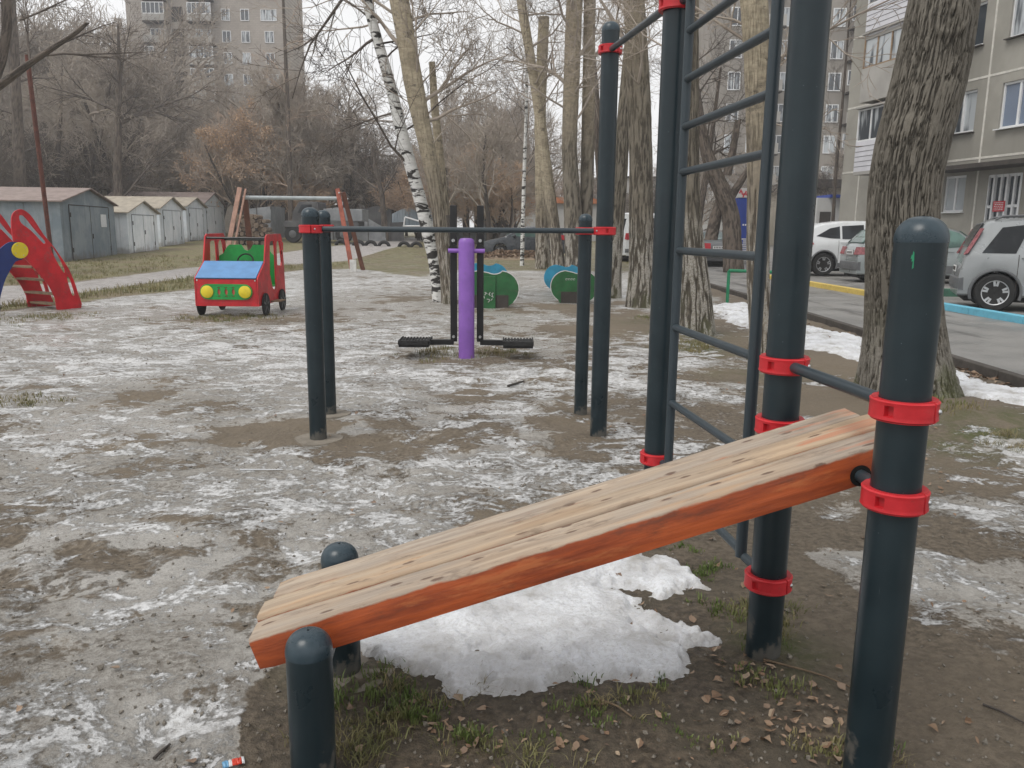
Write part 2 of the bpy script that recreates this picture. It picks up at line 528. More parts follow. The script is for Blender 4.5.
def mat_bench(seed):
    t = NT('bench_wood_%d' % seed)
    xyz = t.sepxyz()
    g = t.noise(1, 9, .62, vec=t.mapping((1.6, 34, 30), loc=(seed * 3.1, seed, 0)), dist=.5)
    g2 = t.noise(1, 6, .6, vec=t.mapping((3.5, 120, 90), loc=(seed, 0, 0)))
    big = t.noise(1, 6, .62, vec=t.mapping((2.0, 7, 4), loc=(seed * 5.3, 2, 1)))
    w = t.mix(t.ss(g, .25, .75), (.27, .205, .15), (.45, .365, .28))
    w = t.mix(t.ss(big, .36, .60, 0, .8), w, t.mix(t.ss(g, .3, .7), (.245, .21, .18), (.38, .335, .285)))
    w = t.mix(t.ss(t.noise(1, 5, .6, vec=t.mapping((1.3, 9, 4), loc=(seed * 9.3, 7, 1))), .57, .70, 0, .6), w, (.43, .28, .165))
    w = t.mix(t.ss(g2, .52, .75, 0, .55), w, (.24, .17, .125))
    kv = t.n('ShaderNodeTexVoronoi'); kv.voronoi_dimensions = '2D'; kv.inputs['Scale'].default_value = 1
    t.l(t.mapping((4.2, 13, 1), loc=(seed * 1.7, .3 + seed, 0)), kv.inputs['Vector']); k = t.math('ADD', kv.outputs[0], t.math('MULTIPLY', t.math('SUBTRACT', t.noise(40, 5, .7), .5), .12))
    knot = t.math('SUBTRACT', 1.0, t.ss(k, .045, .10))
    w = t.mix(t.math('MULTIPLY', knot, .85), w, (.10, .06, .045))
    dk = t.ss(t.noise(1, 8, .7, vec=t.mapping((6, 22, 10), loc=(seed, 4, 0))), .53, .66, 0, .65)
    w = t.mix(dk, w, (.15, .115, .09))
    # orange paint on the flanks, worn off the walked-on face
    og = t.noise(1, 8, .65, vec=t.mapping((3, 14, 26), loc=(0, seed, 0)))
    o = t.mix(t.ss(og, .32, .68), (.19, .036, .011), (.38, .080, .019))
    o = t.mix(t.ss(t.noise(1, 8, .7, vec=t.mapping((5, 9, 16), loc=(seed, 0, 0))), .52, .70, 0, .8), o, (.11, .035, .018))
    o = t.mix(t.ss(t.noise(1, 7, .7, vec=t.mapping((2.2, 9, 9), loc=(seed + 4, 0, 0))), .57, .68, 0, .5), o, (.44, .15, .05))
    worn = t.math('ADD', xyz[2], t.math('MULTIPLY', t.math('SUBTRACT', t.noise(1, 8, .65, vec=t.mapping((9, 30, 30))), .5), .022))
    fz = t.ss(worn, -.012, -.005)
    red = t.ss(t.math('ADD', t.math('MULTIPLY', xyz[0], .55), t.math('MULTIPLY', t.noise(1, 7, .6, vec=t.mapping((4, 22, 1), loc=(seed * 2, 0, 0))), .9)), 1.36, 1.46, 0, .5)
    w = t.mix(red, w, (.45, .15, .075))
    tint = ((.97, .95, .92), (1.02, .945, .84), (1.0, .985, .96))[seed % 3]
    mt_ = t.n('ShaderNodeMix'); mt_.data_type = 'RGBA'; mt_.blend_type = 'MULTIPLY'; mt_.inputs[0].default_value = 1; mt_.inputs[7].default_value = (*tint, 1)
    t.l(w, mt_.inputs[6]); w = mt_.outputs[2]
    t.color(t.mix(fz, o, w))
    t.rough(t.mixf(fz, .5, .82))
    t.bump(t.math('ADD', g, t.math('MULTIPLY', g2, .6)), .45, .004)
    return t.m

def mat_bark(name, hi, lo, white=0, wtop=1.3, zs=1.6, hs=13, strength=1.0, upper=None, moss=.3):
    """hi: bark plates, lo: fissures; the mesh carries the fissure pattern in 'ridge'"""
    t = NT(name)
    rg_ = t.attr('ridge')[0]
    w = t.noise(1, 9, .68, vec=t.mapping((hs * 2.2, hs * 2.2, zs * 2.6)), dist=.9)
    n = t.noise(1.7, 8, .68); nf = t.noise(55, 7, .72); nm = t.noise(1, 6, .65, vec=t.mapping((26, 26, 9)))
    h = t.math('ADD', t.math('MULTIPLY', rg_, .62), t.math('MULTIPLY', w, .75))
    c = t.mix(t.ss(h, .42, .92), lo, hi)
    c = t.mix(t.ss(nm, .50, .70, 0, .5), c, tuple(min(x * 1.35, 1) for x in hi))
    c = t.mix(t.ss(n, .44, .66, 0, .45), c, tuple(x * .55 for x in hi))
    z = t.sepxyz()[2]
    if upper:
        f = t.ss(t.math('ADD', z, t.math('MULTIPLY', t.math('SUBTRACT', n, .5), 3.5)), upper[0], upper[1])
        sc = t.noise(1, 8, .7, vec=t.mapping((6, 6, 14)))
        uc = t.mix(t.ss(sc, .38, .62), tuple(x * .66 for x in upper[2]), upper[2])
        uc = t.mix(t.ss(t.noise(1, 7, .7, vec=t.mapping((4, 4, 7))), .56, .64, 0, .8), uc, (.10, .085, .065))
        uc = t.mix(t.ss(n, .50, .68, 0, .6), uc, tuple(x * .5 for x in upper[2]))
        c = t.mix(f, c, uc)
    if moss:
        c = t.mix(t.math('MULTIPLY', t.ss(t.math('SUBTRACT', .9, z), 0, .8), t.ss(n, .45, .6, 0, moss * 1.6)), c, (.085, .092, .035))
    if white:
        f = t.math('SUBTRACT', wtop, t.math('ADD', z, t.math('MULTIPLY', t.math('SUBTRACT', n, .5), 1.6)))
        f = t.math('MULTIPLY', t.ss(f, -.15, .35), t.ss(h, .62, .84, 0, white))
        f = t.math('MULTIPLY', f, t.ss(nf, .40, .58))
        c = t.mix(f, c, (.52, .505, .47))
    c = t.mix(t.ss(nf, .55, .75, 0, .45), c, tuple(x * .8 for x in lo))
    t.color(c); t.rough(.9)
    t.bump(t.math('ADD', h, t.math('MULTIPLY', nf, .4)), strength, .03)
    return t.m

def mat_birch():
    t = NT('birch_bark')
    z = t.sepxyz()[2]
    a = t.noise(1, 6, .62, vec=t.mapping((2.6, 2.6, 8.5)), dist=.5)
    b = t.noise(1, 4, .6, vec=t.mapping((6, 6, 26)))
    low = t.ss(t.math('SUBTRACT', 3.4, z), 0, 3.4, 0, .05)
    f = t.ss(t.math('ADD', a, low), .540, .575)
    c = t.mix(t.ss(b, .3, .7), (.52, .52, .50), (.74, .74, .72))
    c = t.mix(t.ss(b, .62, .7, 0, .6), c, (.16, .15, .14))
    c = t.mix(f, c, (.035, .032, .03))
    t.color(c); t.rough(.7)
    t.bump(t.math('SUBTRACT', b, f), .4, .015)
    return t.m

def mat_twig(name, c1, c2):
    t = NT(name)
    r = t.objrand()
    n = t.noise(1.2, 3)
    c = t.mix(t.ss(n, .35, .65), c1, c2)
    c = t.mix(t.math('MULTIPLY', r, .5), c, tuple((x + y) * .38 for x, y in zip(c1, c2)))
    t.color(c); t.rough(.85)
    return t.m

def mat_grass(name, c1, c2, c3):
    t = NT(name)
    n = t.noise(9, 4); n2 = t.noise(2, 3)
    c = t.mix(t.ss(n, .35, .65), c1, c2)
    c = t.mix(t.ss(n2, .48, .62, 0, .8), c, c3)
    t.color(c); t.rough(.65)
    return t.m

def mat_leaf():
    t = NT('dead_leaf')
    g = t.n('ShaderNodeNewGeometry').outputs['Random Per Island']
    cr = t.n('ShaderNodeValToRGB')
    cr.color_ramp.elements[0].color = (.14, .085, .05, 1); cr.color_ramp.elements[1].color = (.34, .265, .185, 1)
    for p, c in ((.3, (.21, .135, .085)), (.55, (.28, .20, .135)), (.8, (.15, .10, .07))):
        e = cr.color_ramp.elements.new(p); e.color = (*c, 1)
    t.l(g, cr.inputs[0])
    c = t.mix(t.ss(t.noise(60, 5), .5, .75, 0, .5), cr.outputs[0], (.10, .06, .04))
    t.color(c); t.rough(.6)
    return t.m

def mat_glass(name='dark_glass', c=(.012, .014, .016)):
    t = NT(name)
    n = t.noise(1.3, 4)
    t.color(t.mix(t.ss(n, .4, .6), c, tuple(x * 2.6 for x in c)))
    t.rough(.06); t.b.inputs['Specular IOR Level'].default_value = .26
    return t.m

def mat_winglass(name, curtain):
    t = NT(name)
    n = t.noise(1, 3, .5, vec=t.mapping((2.6, 2.6, .5)))
    r = t.objrand()
    n2 = t.math('ADD', n, t.math('MULTIPLY', t.math('SUBTRACT', r, .5), .3))
    c = t.mix(t.ss(n2, .44, .6), (.045, .055, .065), curtain)
    t.color(c); t.rough(.1); t.b.inputs['Specular IOR Level'].default_value = .9
    return t.m

def mat_wall(name, c, c2, panel=None, brick=0):
    t = NT(name)
    n = t.noise(.35, 7, .6); n2 = t.noise(30, 6, .7)
    st = t.noise(1, 6, .6, vec=t.mapping((1.6, 1.6, .22)))
    k = t.mix(t.ss(n, .38, .64), c2, c)
    k = t.mix(t.ss(st, .52, .72, 0, .45), k, tuple(x * .62 for x in c))
    k = t.mix(t.ss(n2, .55, .75, 0, .35), k, tuple(x * .7 for x in c))
    if brick:
        b = t.n('ShaderNodeTexBrick'); b.inputs['Scale'].default_value = brick
        b.inputs['Color1'].default_value = (1, 1, 1, 1); b.inputs['Color2'].default_value = (.8, .8, .8, 1); b.inputs['Mortar'].default_value = (.55, .55, .55, 1)
        b.inputs['Mortar Size'].default_value = .02
        mp = t.n('ShaderNodeMapping'); mp.inputs['Rotation'].default_value = (R(90), 0, 0)
        t.l(t.obj(), mp.inputs['Vector']); t.l(mp.outputs[0], b.inputs['Vector'])
        m = t.n('ShaderNodeMix'); m.data_type = 'RGBA'; m.blend_type = 'MULTIPLY'; m.inputs[0].default_value = .6
        t.l(k, m.inputs[6]); t.l(b.outputs[0], m.inputs[7]); k = m.outputs[2]
    t.color(k); t.rough(.9)
    t.bump(n2, .3, .01)
    return t.m

def mat_sheet(name, c, c2, vert=5.0):
    t = NT(name)
    n = t.noise(.9, 8, .65); st = t.noise(1, 7, .65, vec=t.mapping((7, 7, .5)))
    k = t.mix(t.ss(n, .38, .64), c, c2)
    k = t.mix(t.ss(st, .52, .7, 0, .55), k, tuple(x * .55 for x in c))
    k = t.mix(t.ss(t.noise(5, 9, .75), .62, .72, 0, .7), k, (.14, .075, .04))
    z = t.sepxyz()[2]
    k = t.mix(t.ss(t.math('SUBTRACT', .35, t.math('ADD', z, t.math('MULTIPLY', t.math('SUBTRACT', t.noise(3, 6), .5), .8))), -.1, .25, 0, .55), k, (.12, .09, .065))
    t.color(k); t.rough(.6)
    t.bump(t.math('ADD', n, st), .3, .02)
    return t.m

M = {}
M['ground'] = mat_ground(); M['snow'] = mat_snow(); M['asphalt'] = mat_asphalt()
M['post'] = mat_post(); M['cap'] = mat_cap(); M['red'] = mat_redplastic()
M['bark_big'] = mat_bark('bark_big', (.165, .150, .124), (.062, .055, .044), white=.2, wtop=.6, hs=12, zs=4.0, strength=.9, moss=.5)
M['bark_mid'] = mat_bark('bark_mid', (.195, .172, .135), (.055, .047, .036), white=.6, wtop=1.6, hs=14, zs=3.0, upper=(3.0, 6.5, (.38, .32, .23)), moss=.3)
M['bark_pale'] = mat_bark('bark_pale', (.26, .225, .175), (.08, .066, .05), white=.6, wtop=1.5, hs=14, zs=3.0, upper=(1.6, 3.6, (.46, .395, .285)), moss=.2)
M['bark_dark'] = mat_bark('bark_dark', (.15, .122, .10), (.055, .045, .037), hs=12, zs=2, moss=.1)
M['birch'] = mat_birch()
M['twig_grey'] = mat_twig('twig_grey', (.31, .265, .225), (.42, .365, .305))
M['twig_dark'] = mat_twig('twig_dark', (.070, .058, .050), (.15, .125, .105))
M['twig_brown'] = mat_twig('twig_brown', (.38, .29, .225), (.48, .375, .295))
M['dry_leaf'] = mat_twig('dry_leaf', (.46, .30, .19), (.55, .39, .26))
M['leaf'] = mat_leaf()
M['grass'] = mat_grass('grass_blades', (.07, .115, .022), (.14, .18, .055), (.26, .21, .11))
M['grass_dry'] = mat_grass('grass_dry', (.15, .14, .055), (.26, .215, .11), (.10, .12, .035))
M['glass'] = mat_glass()
M['glass_pale'] = mat_glass('pale_glass', (.12, .15, .15))
M['glass_green'] = mat_glass('green_glass', (.05, .085, .075))
M['win'] = mat_winglass('window_glass', (.42, .45, .47))
M['win_blue'] = mat_winglass('window_glass_blue', (.16, .20, .27))
M['black_metal'] = simple('black_metal', (.012, .012, .013), .35, .3, 8, .05)
M['black_rubber'] = simple('black_rubber', (.022, .022, .022), .8, .3, 14, .3)
M['steel'] = simple('steel', (.55, .56, .57), .3, .2, 12, 0, metal=1)
M['bar'] = simple('bar_paint', (.030, .043, .052), .36, .1, 3, 0)
M['purple'] = simple('purple_paint', (.235, .105, .42), .38, .15, 5, .05, dirt=.25)
M['toy_red'] = simple('toy_red', (.55, .020, .028), .42, .3, 4, .05, dirt=.5)
M['toy_green'] = simple('toy_green', (.015, .30, .06), .42, .25, 5, .05, dirt=.2)
M['toy_blue'] = simple('toy_blue', (.11, .26, .50), .35, .15, 5, .04, dirt=.15)
M['toy_navy'] = simple('toy_navy', (.012, .035, .16), .42, .2, 5, .04)
M['toy_yellow'] = simple('toy_yellow', (.72, .58, .03), .42, .15, 6, .04, dirt=.15)
M['step_wood'] = simple('step_wood', (.22, .15, .09), .7, .35, 8, .2)
M['play_green'] = simple('play_green', (.022, .125, .040), .4, .3, 5, .08, dirt=.4)
M['play_blue'] = simple('play_blue', (.045, .33, .53), .45, .2, 5, .06, dirt=.25)
M['play_white'] = simple('play_white', (.62, .62, .6), .6, .2, 8, .1, dirt=.3)
M['brown_wood'] = simple('brown_wood', (.155, .062, .038), .6, .35, 5, .15)
M['red_wood'] = simple('red_wood', (.36, .10, .062), .6, .35, 5, .15)
M['pink_wood'] = simple('pink_wood', (.42, .25, .19), .7, .3, 5, .15)
M['grey_pipe'] = simple('grey_pipe', (.36, .40, .41), .5, .2, 5, .08)
M['rust'] = simple('rust_pole', (.135, .045, .03), .75, .4, 7, .2)
M['concrete'] = simple('concrete', (.22, .195, .16), .9, .25, 9, .5, 60, dirt=.4)
M['kerb'] = simple('kerb_stone', (.085, .075, .066), .9, .3, 6, .5, 50, dirt=.3)
M['kerb_yellow'] = simple('kerb_yellow', (.62, .46, .12), .75, .15, 6, .25, 50, dirt=.35)
M['kerb_cyan'] = simple('kerb_cyan', (.14, .44, .58), .75, .12, 6, .25, 50, dirt=.25)
M['kerb_white'] = simple('kerb_white', (.58, .62, .65), .8, .2, 6, .25, 50, dirt=.35)
M['kerb_green'] = simple('kerb_green', (.055, .16, .11), .75, .3, 6, .25, 50, dirt=.3)
M['rail_green'] = simple('rail_green', (.02, .23, .11), .45, .25, 6, .05)
M['wallA'] = mat_wall('wall_concrete', (.335, .322, .285), (.255, .245, .215))
M['wallB'] = mat_wall('wall_grey_brown', (.30, .275, .245), (.24, .22, .195))
M['wallH'] = mat_wall('wall_brick_beige', (.40, .36, .32), (.34, .305, .27), brick=1.3)
M['wall_white'] = mat_wall('wall_pale', (.58, .58, .57), (.48, .48, .47))
M['wall_beige'] = mat_wall('wall_beige', (.46, .42, .35), (.38, .35, .29))
M['seam'] = simple('seam_mortar', (.60, .58, .53), .9, .2, 4, .3)
M['siding'] = simple('siding', (.62, .62, .66), .6, .1, 2, .1)
M['white_frame'] = simple('white_frame', (.72, .73, .74), .45, .1, 3, .03)
M['wood_frame'] = simple('wood_frame', (.30, .21, .13), .7, .3, 4, .1)
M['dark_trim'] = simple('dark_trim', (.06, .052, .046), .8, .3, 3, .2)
M['balc_grey'] = mat_wall('balcony_panel', (.40, .385, .36), (.30, .29, .27))
M['yellow_panel'] = simple('yellow_panel', (.52, .42, .20), .7, .15, 2, .1)
M['sheet_blue'] = mat_sheet('sheet_blue_grey', (.155, .195, .225), (.235, .27, .295))
M['sheet_pale'] = mat_sheet('sheet_pale', (.66, .71, .75), (.80, .83, .86))
M['sheet_mid'] = mat_sheet('sheet_mid', (.60, .65, .69), (.74, .77, .80))
M['sheet_grey'] = mat_sheet('sheet_grey', (.17, .18, .19), (.26, .27, .28))
M['sheet_sky'] = mat_sheet('sheet_sky', (.26, .32, .37), (.36, .41, .45))
M['sheet_dark'] = mat_sheet('sheet_dark', (.06, .06, .062), (.11, .11, .11))
M['roof_slate'] = simple('roof_slate', (.27, .215, .195), .9, .25, 3, .5, 12)
M['roof_tan'] = simple('roof_tan', (.36, .32, .26), .9, .25, 3, .5, 12)
M['roof_dark'] = simple('roof_dark', (.065, .06, .06), .9, .3, 3, .3)
M['roof_orange'] = simple('roof_orange', (.55, .20, .085), .8, .25, 3, .3)
M['kiosk_blue'] = simple('kiosk_blue', (.022, .055, .30), .5, .2, 2, .05)
M['paper'] = simple('paper', (.62, .64, .66), .8, .1, 9)
M['white_mark'] = simple('white_mark', (.75, .75, .75), .6, .1, 9)
M['sign_red'] = simple('sign_red', (.52, .035, .05), .5, .15, 9)
M['paint_white'] = simple('paint_white', (.64, .66, .67), .28, .04, 1, 0, coat=.6, dirt=.03)
M['paint_silver'] = simple('paint_silver', (.27, .285, .29), .30, .05, 1, 0, metal=.35, coat=.6, dirt=.05)
M['paint_silver2'] = simple('paint_silver2', (.27, .30, .30), .30, .05, 1, 0, metal=.35, coat=.6, dirt=.05)
M['paint_dark'] = simple('paint_dark', (.045, .052, .06), .28, .15, 2, 0, metal=.2, coat=.6, dirt=.2)
M['paint_grey'] = simple('paint_grey', (.12, .125, .13), .32, .1, 2, 0, metal=.3, coat=.6, dirt=.2)
M['paint_teal'] = simple('paint_teal', (.05, .22, .20), .4, .15, 2, 0, coat=.4, dirt=.2)
M['plastic_grey'] = simple('plastic_grey', (.12, .125, .13), .6, .2, 5, .05)
M['tail_red'] = simple('tail_red', (.42, .02, .03), .2, .15, 9)
M['tail_pink'] = simple('tail_clear', (.34, .12, .13), .15, .4, 14)
M['rim'] = simple('alloy_rim', (.55, .56, .57), .32, .15, 9, 0, metal=.7)
M['root_bark'] = mat_bark('root_bark', (.16, .14, .115), (.06, .05, .042), hs=8, zs=5, moss=.4)
M['pebble'] = simple('pebble', (.20, .18, .15), .85, .4, 60)
M['log'] = simple('cut_log', (.20, .15, .11), .85, .4, 7, .3)
M['black_hole'] = simple('hole_black', (.004, .004, .004), .9, .1)
M['stick'] = simple('stick_bark', (.16, .115, .075), .85, .35, 20, .3)
M['wrap_red'] = simple('wrap_red', (.55, .045, .02), .3, .2, 20)
M['wrap_white'] = simple('wrap_white', (.70, .72, .73), .3, .1, 20)
M['wrap_blue'] = simple('wrap_blue', (.12, .30, .48), .3, .1, 20)
# ================================================================= ground sheet
KX0, KX1 = 4.98, 7.95            # near kerb / painted kerb of the driveway
def near_kerb_x(y): return 4.62 + .030 * y
def far_kerb_x(y): return 8.10 - .012 * (y - 14)

def axis(dense_a, dense_b, step, ratio, lo, hi):
    mid = list(np.arange(dense_a, dense_b, step))
    s = step; x = mid[-1]; up = []
    while x < hi: s *= ratio; x += s; up.append(x)
    s = step; x = mid[0]; dn = []
    while x > lo: s *= ratio; x -= s; dn.append(x)
    return np.array(dn[::-1] + mid + up)

gx = axis(-1.6, 2.2, .026, 1.0135, -1500, 1500)
gy = axis(1.1, 5.0, .028, 1.013, -60, 1800)
GX, GY = np.meshgrid(gx, gy)
gX, gY = GX.ravel(), GY.ravel()

path_poly = gpoly([(-160, 310), (0, 287), (75, 283), (192, 268), (280, 253), (345, 245), (425, 238), (440, 240), (385, 250), (345, 261), (280, 265), (192, 276), (75, 293), (0, 306), (-160, 335)])
grassA_poly = gpoly([(-400, 320), (-160, 309), (0, 286), (75, 282), (192, 267), (280, 252), (345, 244), (425, 237)]) + [(-8, 90), (-90, 90), (-60, 20)]
grassB_poly = gpoly([(-200, 345), (-100, 325), (0, 307), (77, 294), (192, 277), (280, 266), (345, 262), (360, 268), (300, 270), (240, 278), (192, 289), (110, 297), (77, 302), (0, 312), (-60, 330)])
brown_poly = gpoly([(352, 262), (400, 246), (470, 236), (560, 238), (640, 250), (640, 262), (560, 262), (500, 262), (450, 268), (430, 280), (385, 274)])
mud_poly = gpoly([(262, 900), (262, 740), (266, 690), (290, 665), (335, 655), (372, 648), (420, 600), (640, 500), (690, 470), (900, 620), (1100, 700), (1150, 1000), (262, 1000)])
right_poly = gpoly([(612, 300), (720, 310), (815, 322), (1200, 420), (1300, 1000), (840, 1000), (740, 620), (640, 520), (590, 470), (575, 430), (600, 380)])
dark_poly = gpoly([(262, 1000), (262, 700), (300, 670), (372, 655), (560, 560), (700, 560), (740, 640), (850, 700), (860, 1000)])

def blob(u, v, r, ax=1.6):
    c = G(u, v); return lambda x, y: np.exp(-(((x - c.x) / (r * ax)) ** 2 + ((y - c.y) / r) ** 2))

wob = (fbm(gX * 1.3, gY * 1.3, seed=5, oct=4) - .5) * .55
wob_far = (fbm(gX * .35, gY * .35, seed=9, oct=4) - .5) * 1.6
I = np.full(gX.shape, .64)
W = np.full(gX.shape, .505)
big = fbm(gX * .45, gY * .45, seed=31, oct=3)
I = I + (big - .5) * .35
W = W + (fbm(gX * .38 + 9, gY * .38, seed=77, oct=3) - .5) * .34
I -= .22 * sstep(-.3, 1.6, gX) * sstep(14, 4, gY)            # more bare earth towards the trees
wet = np.exp(-(((gX + .9) / .55) ** 2 + ((gY - 1.95) / .5) ** 2))   # white crust left of the bench
W += .07 * wet; I += .1 * wet
W += -.02 * sstep(3.5, 2.0, gY) * sstep(-.4, -1.2, gX)
bnoise = fbm(gX * 2.6, gY * 2.6, seed=333)
for u, v, r, k in ((330, 432, .34, .62), (600, 442, .30, .55), (582, 424, .3, .45), (465, 358, .5, .45), (270, 430, .3, .3), (400, 440, .35, .4),
                   (500, 400, .45, .35), (440, 300, .8, .5), (640, 310, 1.0, .6), (700, 330, 1.0, .7), (760, 350, .9, .6), (930, 430, .8, .7),
                   (230, 318, .6, .35), (500, 312, .6, .35), (575, 306, .6, .35), (120, 556, .16, .35), (620, 330, .7, .35), (150, 395, .5, .2)):
    b = blob(u, v, r * 1.15)(gX + wob * .7, gY - wob * .5) * k * (.0 + 1.25 * bnoise)
    I -= b; W -= b * .75
def inside(poly, w, soft):
    return sstep(soft, -soft, poly_sd(gX, gY, poly) + w)
m = inside(mud_poly, wob * .35, .03)
I = I * (1 - m) + m * (-.12); W = W * (1 - m) + m * -.35
m = inside(right_poly, wob * .8, .16) * (1 - m)
streak = fbm(gX * 1.1 + gY * .35, gY * .8, seed=15, oct=4)
I = I * (1 - m) + m * (.25 + (streak - .5) * 1.1); W = W * (1 - m) + m * (.36 + (streak - .5) * 1.0)
# white ice trodden in to the right of the tall foreground post
for u, v, r, k in ((985, 590, .34, .6), (955, 690, .22, .75), (905, 560, .15, .5), (1000, 520, .3, .5), (860, 560, .12, .5), (1040, 640, .3, .6), (825, 590, .12, .3), (690, 395, .55, .4), (735, 385, .3, .3), (820, 515, .2, .35)):
    b = blob(u, v, r, 1.5)(gX, gY); W += b * k * .24; I += b * k * .75
path = inside(path_poly, wob_far * .12, .25)
gA = inside(grassA_poly, wob_far * .3, .4) * (1 - path)
gB = inside(grassB_poly, wob_far * .25, .22) * (1 - path)
br = inside(brown_poly, wob_far * .5, .6) * (1 - path)
far = sstep(26, 32, gY)
grass = np.clip(gA + gB + br * .62 + far * .9 * (1 - path), 0, 1) * .95
I = I * (1 - gA) * (1 - gB) + 0; W = W * (1 - gA) * (1 - gB) - .5 * (gA + gB)
# driveway and what lies beyond the painted kerb
rd = sstep(near_kerb_x(gY) - .9, near_kerb_x(gY) - .3, gX)
I = I * (1 - rd) + rd * .25
W = W * (1 - rd) - .1 * rd
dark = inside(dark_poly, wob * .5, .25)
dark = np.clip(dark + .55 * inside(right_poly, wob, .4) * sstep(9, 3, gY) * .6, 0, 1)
for pu, pv in ((318, 440), (330, 416), (580, 415), (598, 438), (765, 652), (655, 545), (341, 680), (312, 790), (868, 900), (466, 357)):  # contact shade at the post bases, put into the soil darkness mask
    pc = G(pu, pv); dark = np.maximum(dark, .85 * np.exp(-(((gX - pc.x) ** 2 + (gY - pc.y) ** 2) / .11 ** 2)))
moss = np.zeros_like(gX)
for u, v, r, k in ((950, 440, .45, 1.0), (770, 640, .10, .6), (790, 660, .12, .7), (700, 350, .5, .9), (690, 335, .5, .9), (760, 372, .5, .5), (330, 680, .12, .5), (1010, 430, .3, .8), (640, 322, .5, .4)):
    moss += blob(u, v, r, 1.3)(gX, gY) * k
z = terrain(gX, gY)
near = sstep(22, 6, np.hypot(gX, gY))
z = z + (fbm(gX * .8, gY * .8, seed=3, oct=3) - .5) * .045 * sstep(30, 10, np.hypot(gX, gY))
z = z + (fbm(gX * 5.5, gY * 5.5, seed=8, oct=4, gain=.6) - .5) * .030 * near
pock = fbm(gX * 3.1, gY * 3.1, seed=21, oct=2)
z = z - .022 * sstep(.62, .74, pock) * near * (1 - dark)
z = z + .010 * sstep(.45, .62, fbm(gX * 2.2, gY * 2.2, seed=40, oct=5, gain=.6)) * near * sstep(.3, .5, W)
# low mound with roots by the big tree
bm_ = G(975, 420)
z = z + .12 * np.exp(-(((gX - bm_.x) / .75) ** 2 + ((gY - bm_.y - .1) / .6) ** 2))
z = np.where((gX > near_kerb_x(gY) - .05) & (gX < 60) & (gY > -20) & (gY < 60), np.minimum(z - .02, terrain(gX, gY) - .03), z)
me = np_mesh('ground', np.stack([gX, gY, z], 1), quads=grid_quads(len(gy), len(gx)), smooth=True)
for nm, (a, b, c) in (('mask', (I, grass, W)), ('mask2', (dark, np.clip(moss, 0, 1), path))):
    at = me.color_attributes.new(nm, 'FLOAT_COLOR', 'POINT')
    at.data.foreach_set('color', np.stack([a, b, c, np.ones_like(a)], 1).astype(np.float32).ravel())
gz = z.reshape(GX.shape)
props(link_mesh('ground', me, M['ground']), kind='structure')

def gh(x, y):                     # height of the ground sheet
    i = int(np.clip(np.searchsorted(gy, y) - 1, 0, len(gy) - 2)); j = int(np.clip(np.searchsorted(gx, x) - 1, 0, len(gx) - 2))
    ty = (y - gy[i]) / (gy[i + 1] - gy[i]); tx = (x - gx[j]) / (gx[j + 1] - gx[j])
    return float((gz[i, j] * (1 - tx) + gz[i, j + 1] * tx) * (1 - ty) + (gz[i + 1, j] * (1 - tx) + gz[i + 1, j + 1] * tx) * ty)

def ghn(x, y):
    i = np.clip(np.searchsorted(gy, y) - 1, 0, len(gy) - 2); j = np.clip(np.searchsorted(gx, x) - 1, 0, len(gx) - 2)
    ty = (y - gy[i]) / (gy[i + 1] - gy[i]); tx = (x - gx[j]) / (gx[j + 1] - gx[j])
    return (gz[i, j] * (1 - tx) + gz[i, j + 1] * tx) * (1 - ty) + (gz[i + 1, j] * (1 - tx) + gz[i + 1, j + 1] * tx) * ty

# thick leftover snow lying on the ground: height field that dives under the ground at its ragged rim
def snow_sheet(name, polys, holes, step, thick, seed, rag, label=None, lumps=1.0):
    pts = np.concatenate([np.array(p) for p in polys])
    x0, y0 = pts.min(0) - .15; x1, y1 = pts.max(0) + .15
    xs = np.arange(x0, x1, step); ys = np.arange(y0, y1, step)
    X, Y = np.meshgrid(xs, ys); X = X.ravel(); Y = Y.ravel()
    sd = np.full(X.shape, 1e9)
    for p in polys: sd = np.minimum(sd, poly_sd(X, Y, p))
    sd = sd - rag * .30
    for p in holes: sd = np.maximum(sd, -poly_sd(X, Y, p))
    k = .25 / rag
    sd = sd + (fbm(X * k, Y * k, seed=seed, oct=5, gain=.62) - .5) * rag * 2.2 + (fbm(X * 30, Y * 30, seed=seed + 2, oct=3, gain=.6) - .5) * rag * .55
    prof = sstep(.004, -rag * .42, sd)
    h = thick * prof * (.50 + lumps * .9 * fbm(X * 9, Y * 9, seed=seed + 3, oct=4, gain=.55)) - .022 * sstep(-.002, .02, sd)
    h = h - thick * .98 * sstep(.55, .68, fbm(X * 4.2, Y * 4.2, seed=seed + 9, oct=4, gain=.6)) * prof
    h = h + prof * (fbm(X * 38, Y * 38, seed=seed + 21, oct=3, gain=.6) - .5) * thick * .26
    base = ghn(X, Y)
    keep = (sd < .05).reshape(len(ys), len(xs))
    q = grid_quads(len(ys), len(xs))
    kf = keep.ravel()[q].all(1)
    me = np_mesh(name, np.stack([X, Y, base + h], 1), quads=q[kf], smooth=True)
    at = me.color_attributes.new('edge', 'FLOAT_COLOR', 'POINT'); ed = sstep(-rag * 1.1, 0, sd)
    at.data.foreach_set('color', np.stack([ed, ed, ed, np.ones_like(ed)], 1).astype(np.float32).ravel())
    return props(link_mesh(name, me, M['snow']), kind='structure')

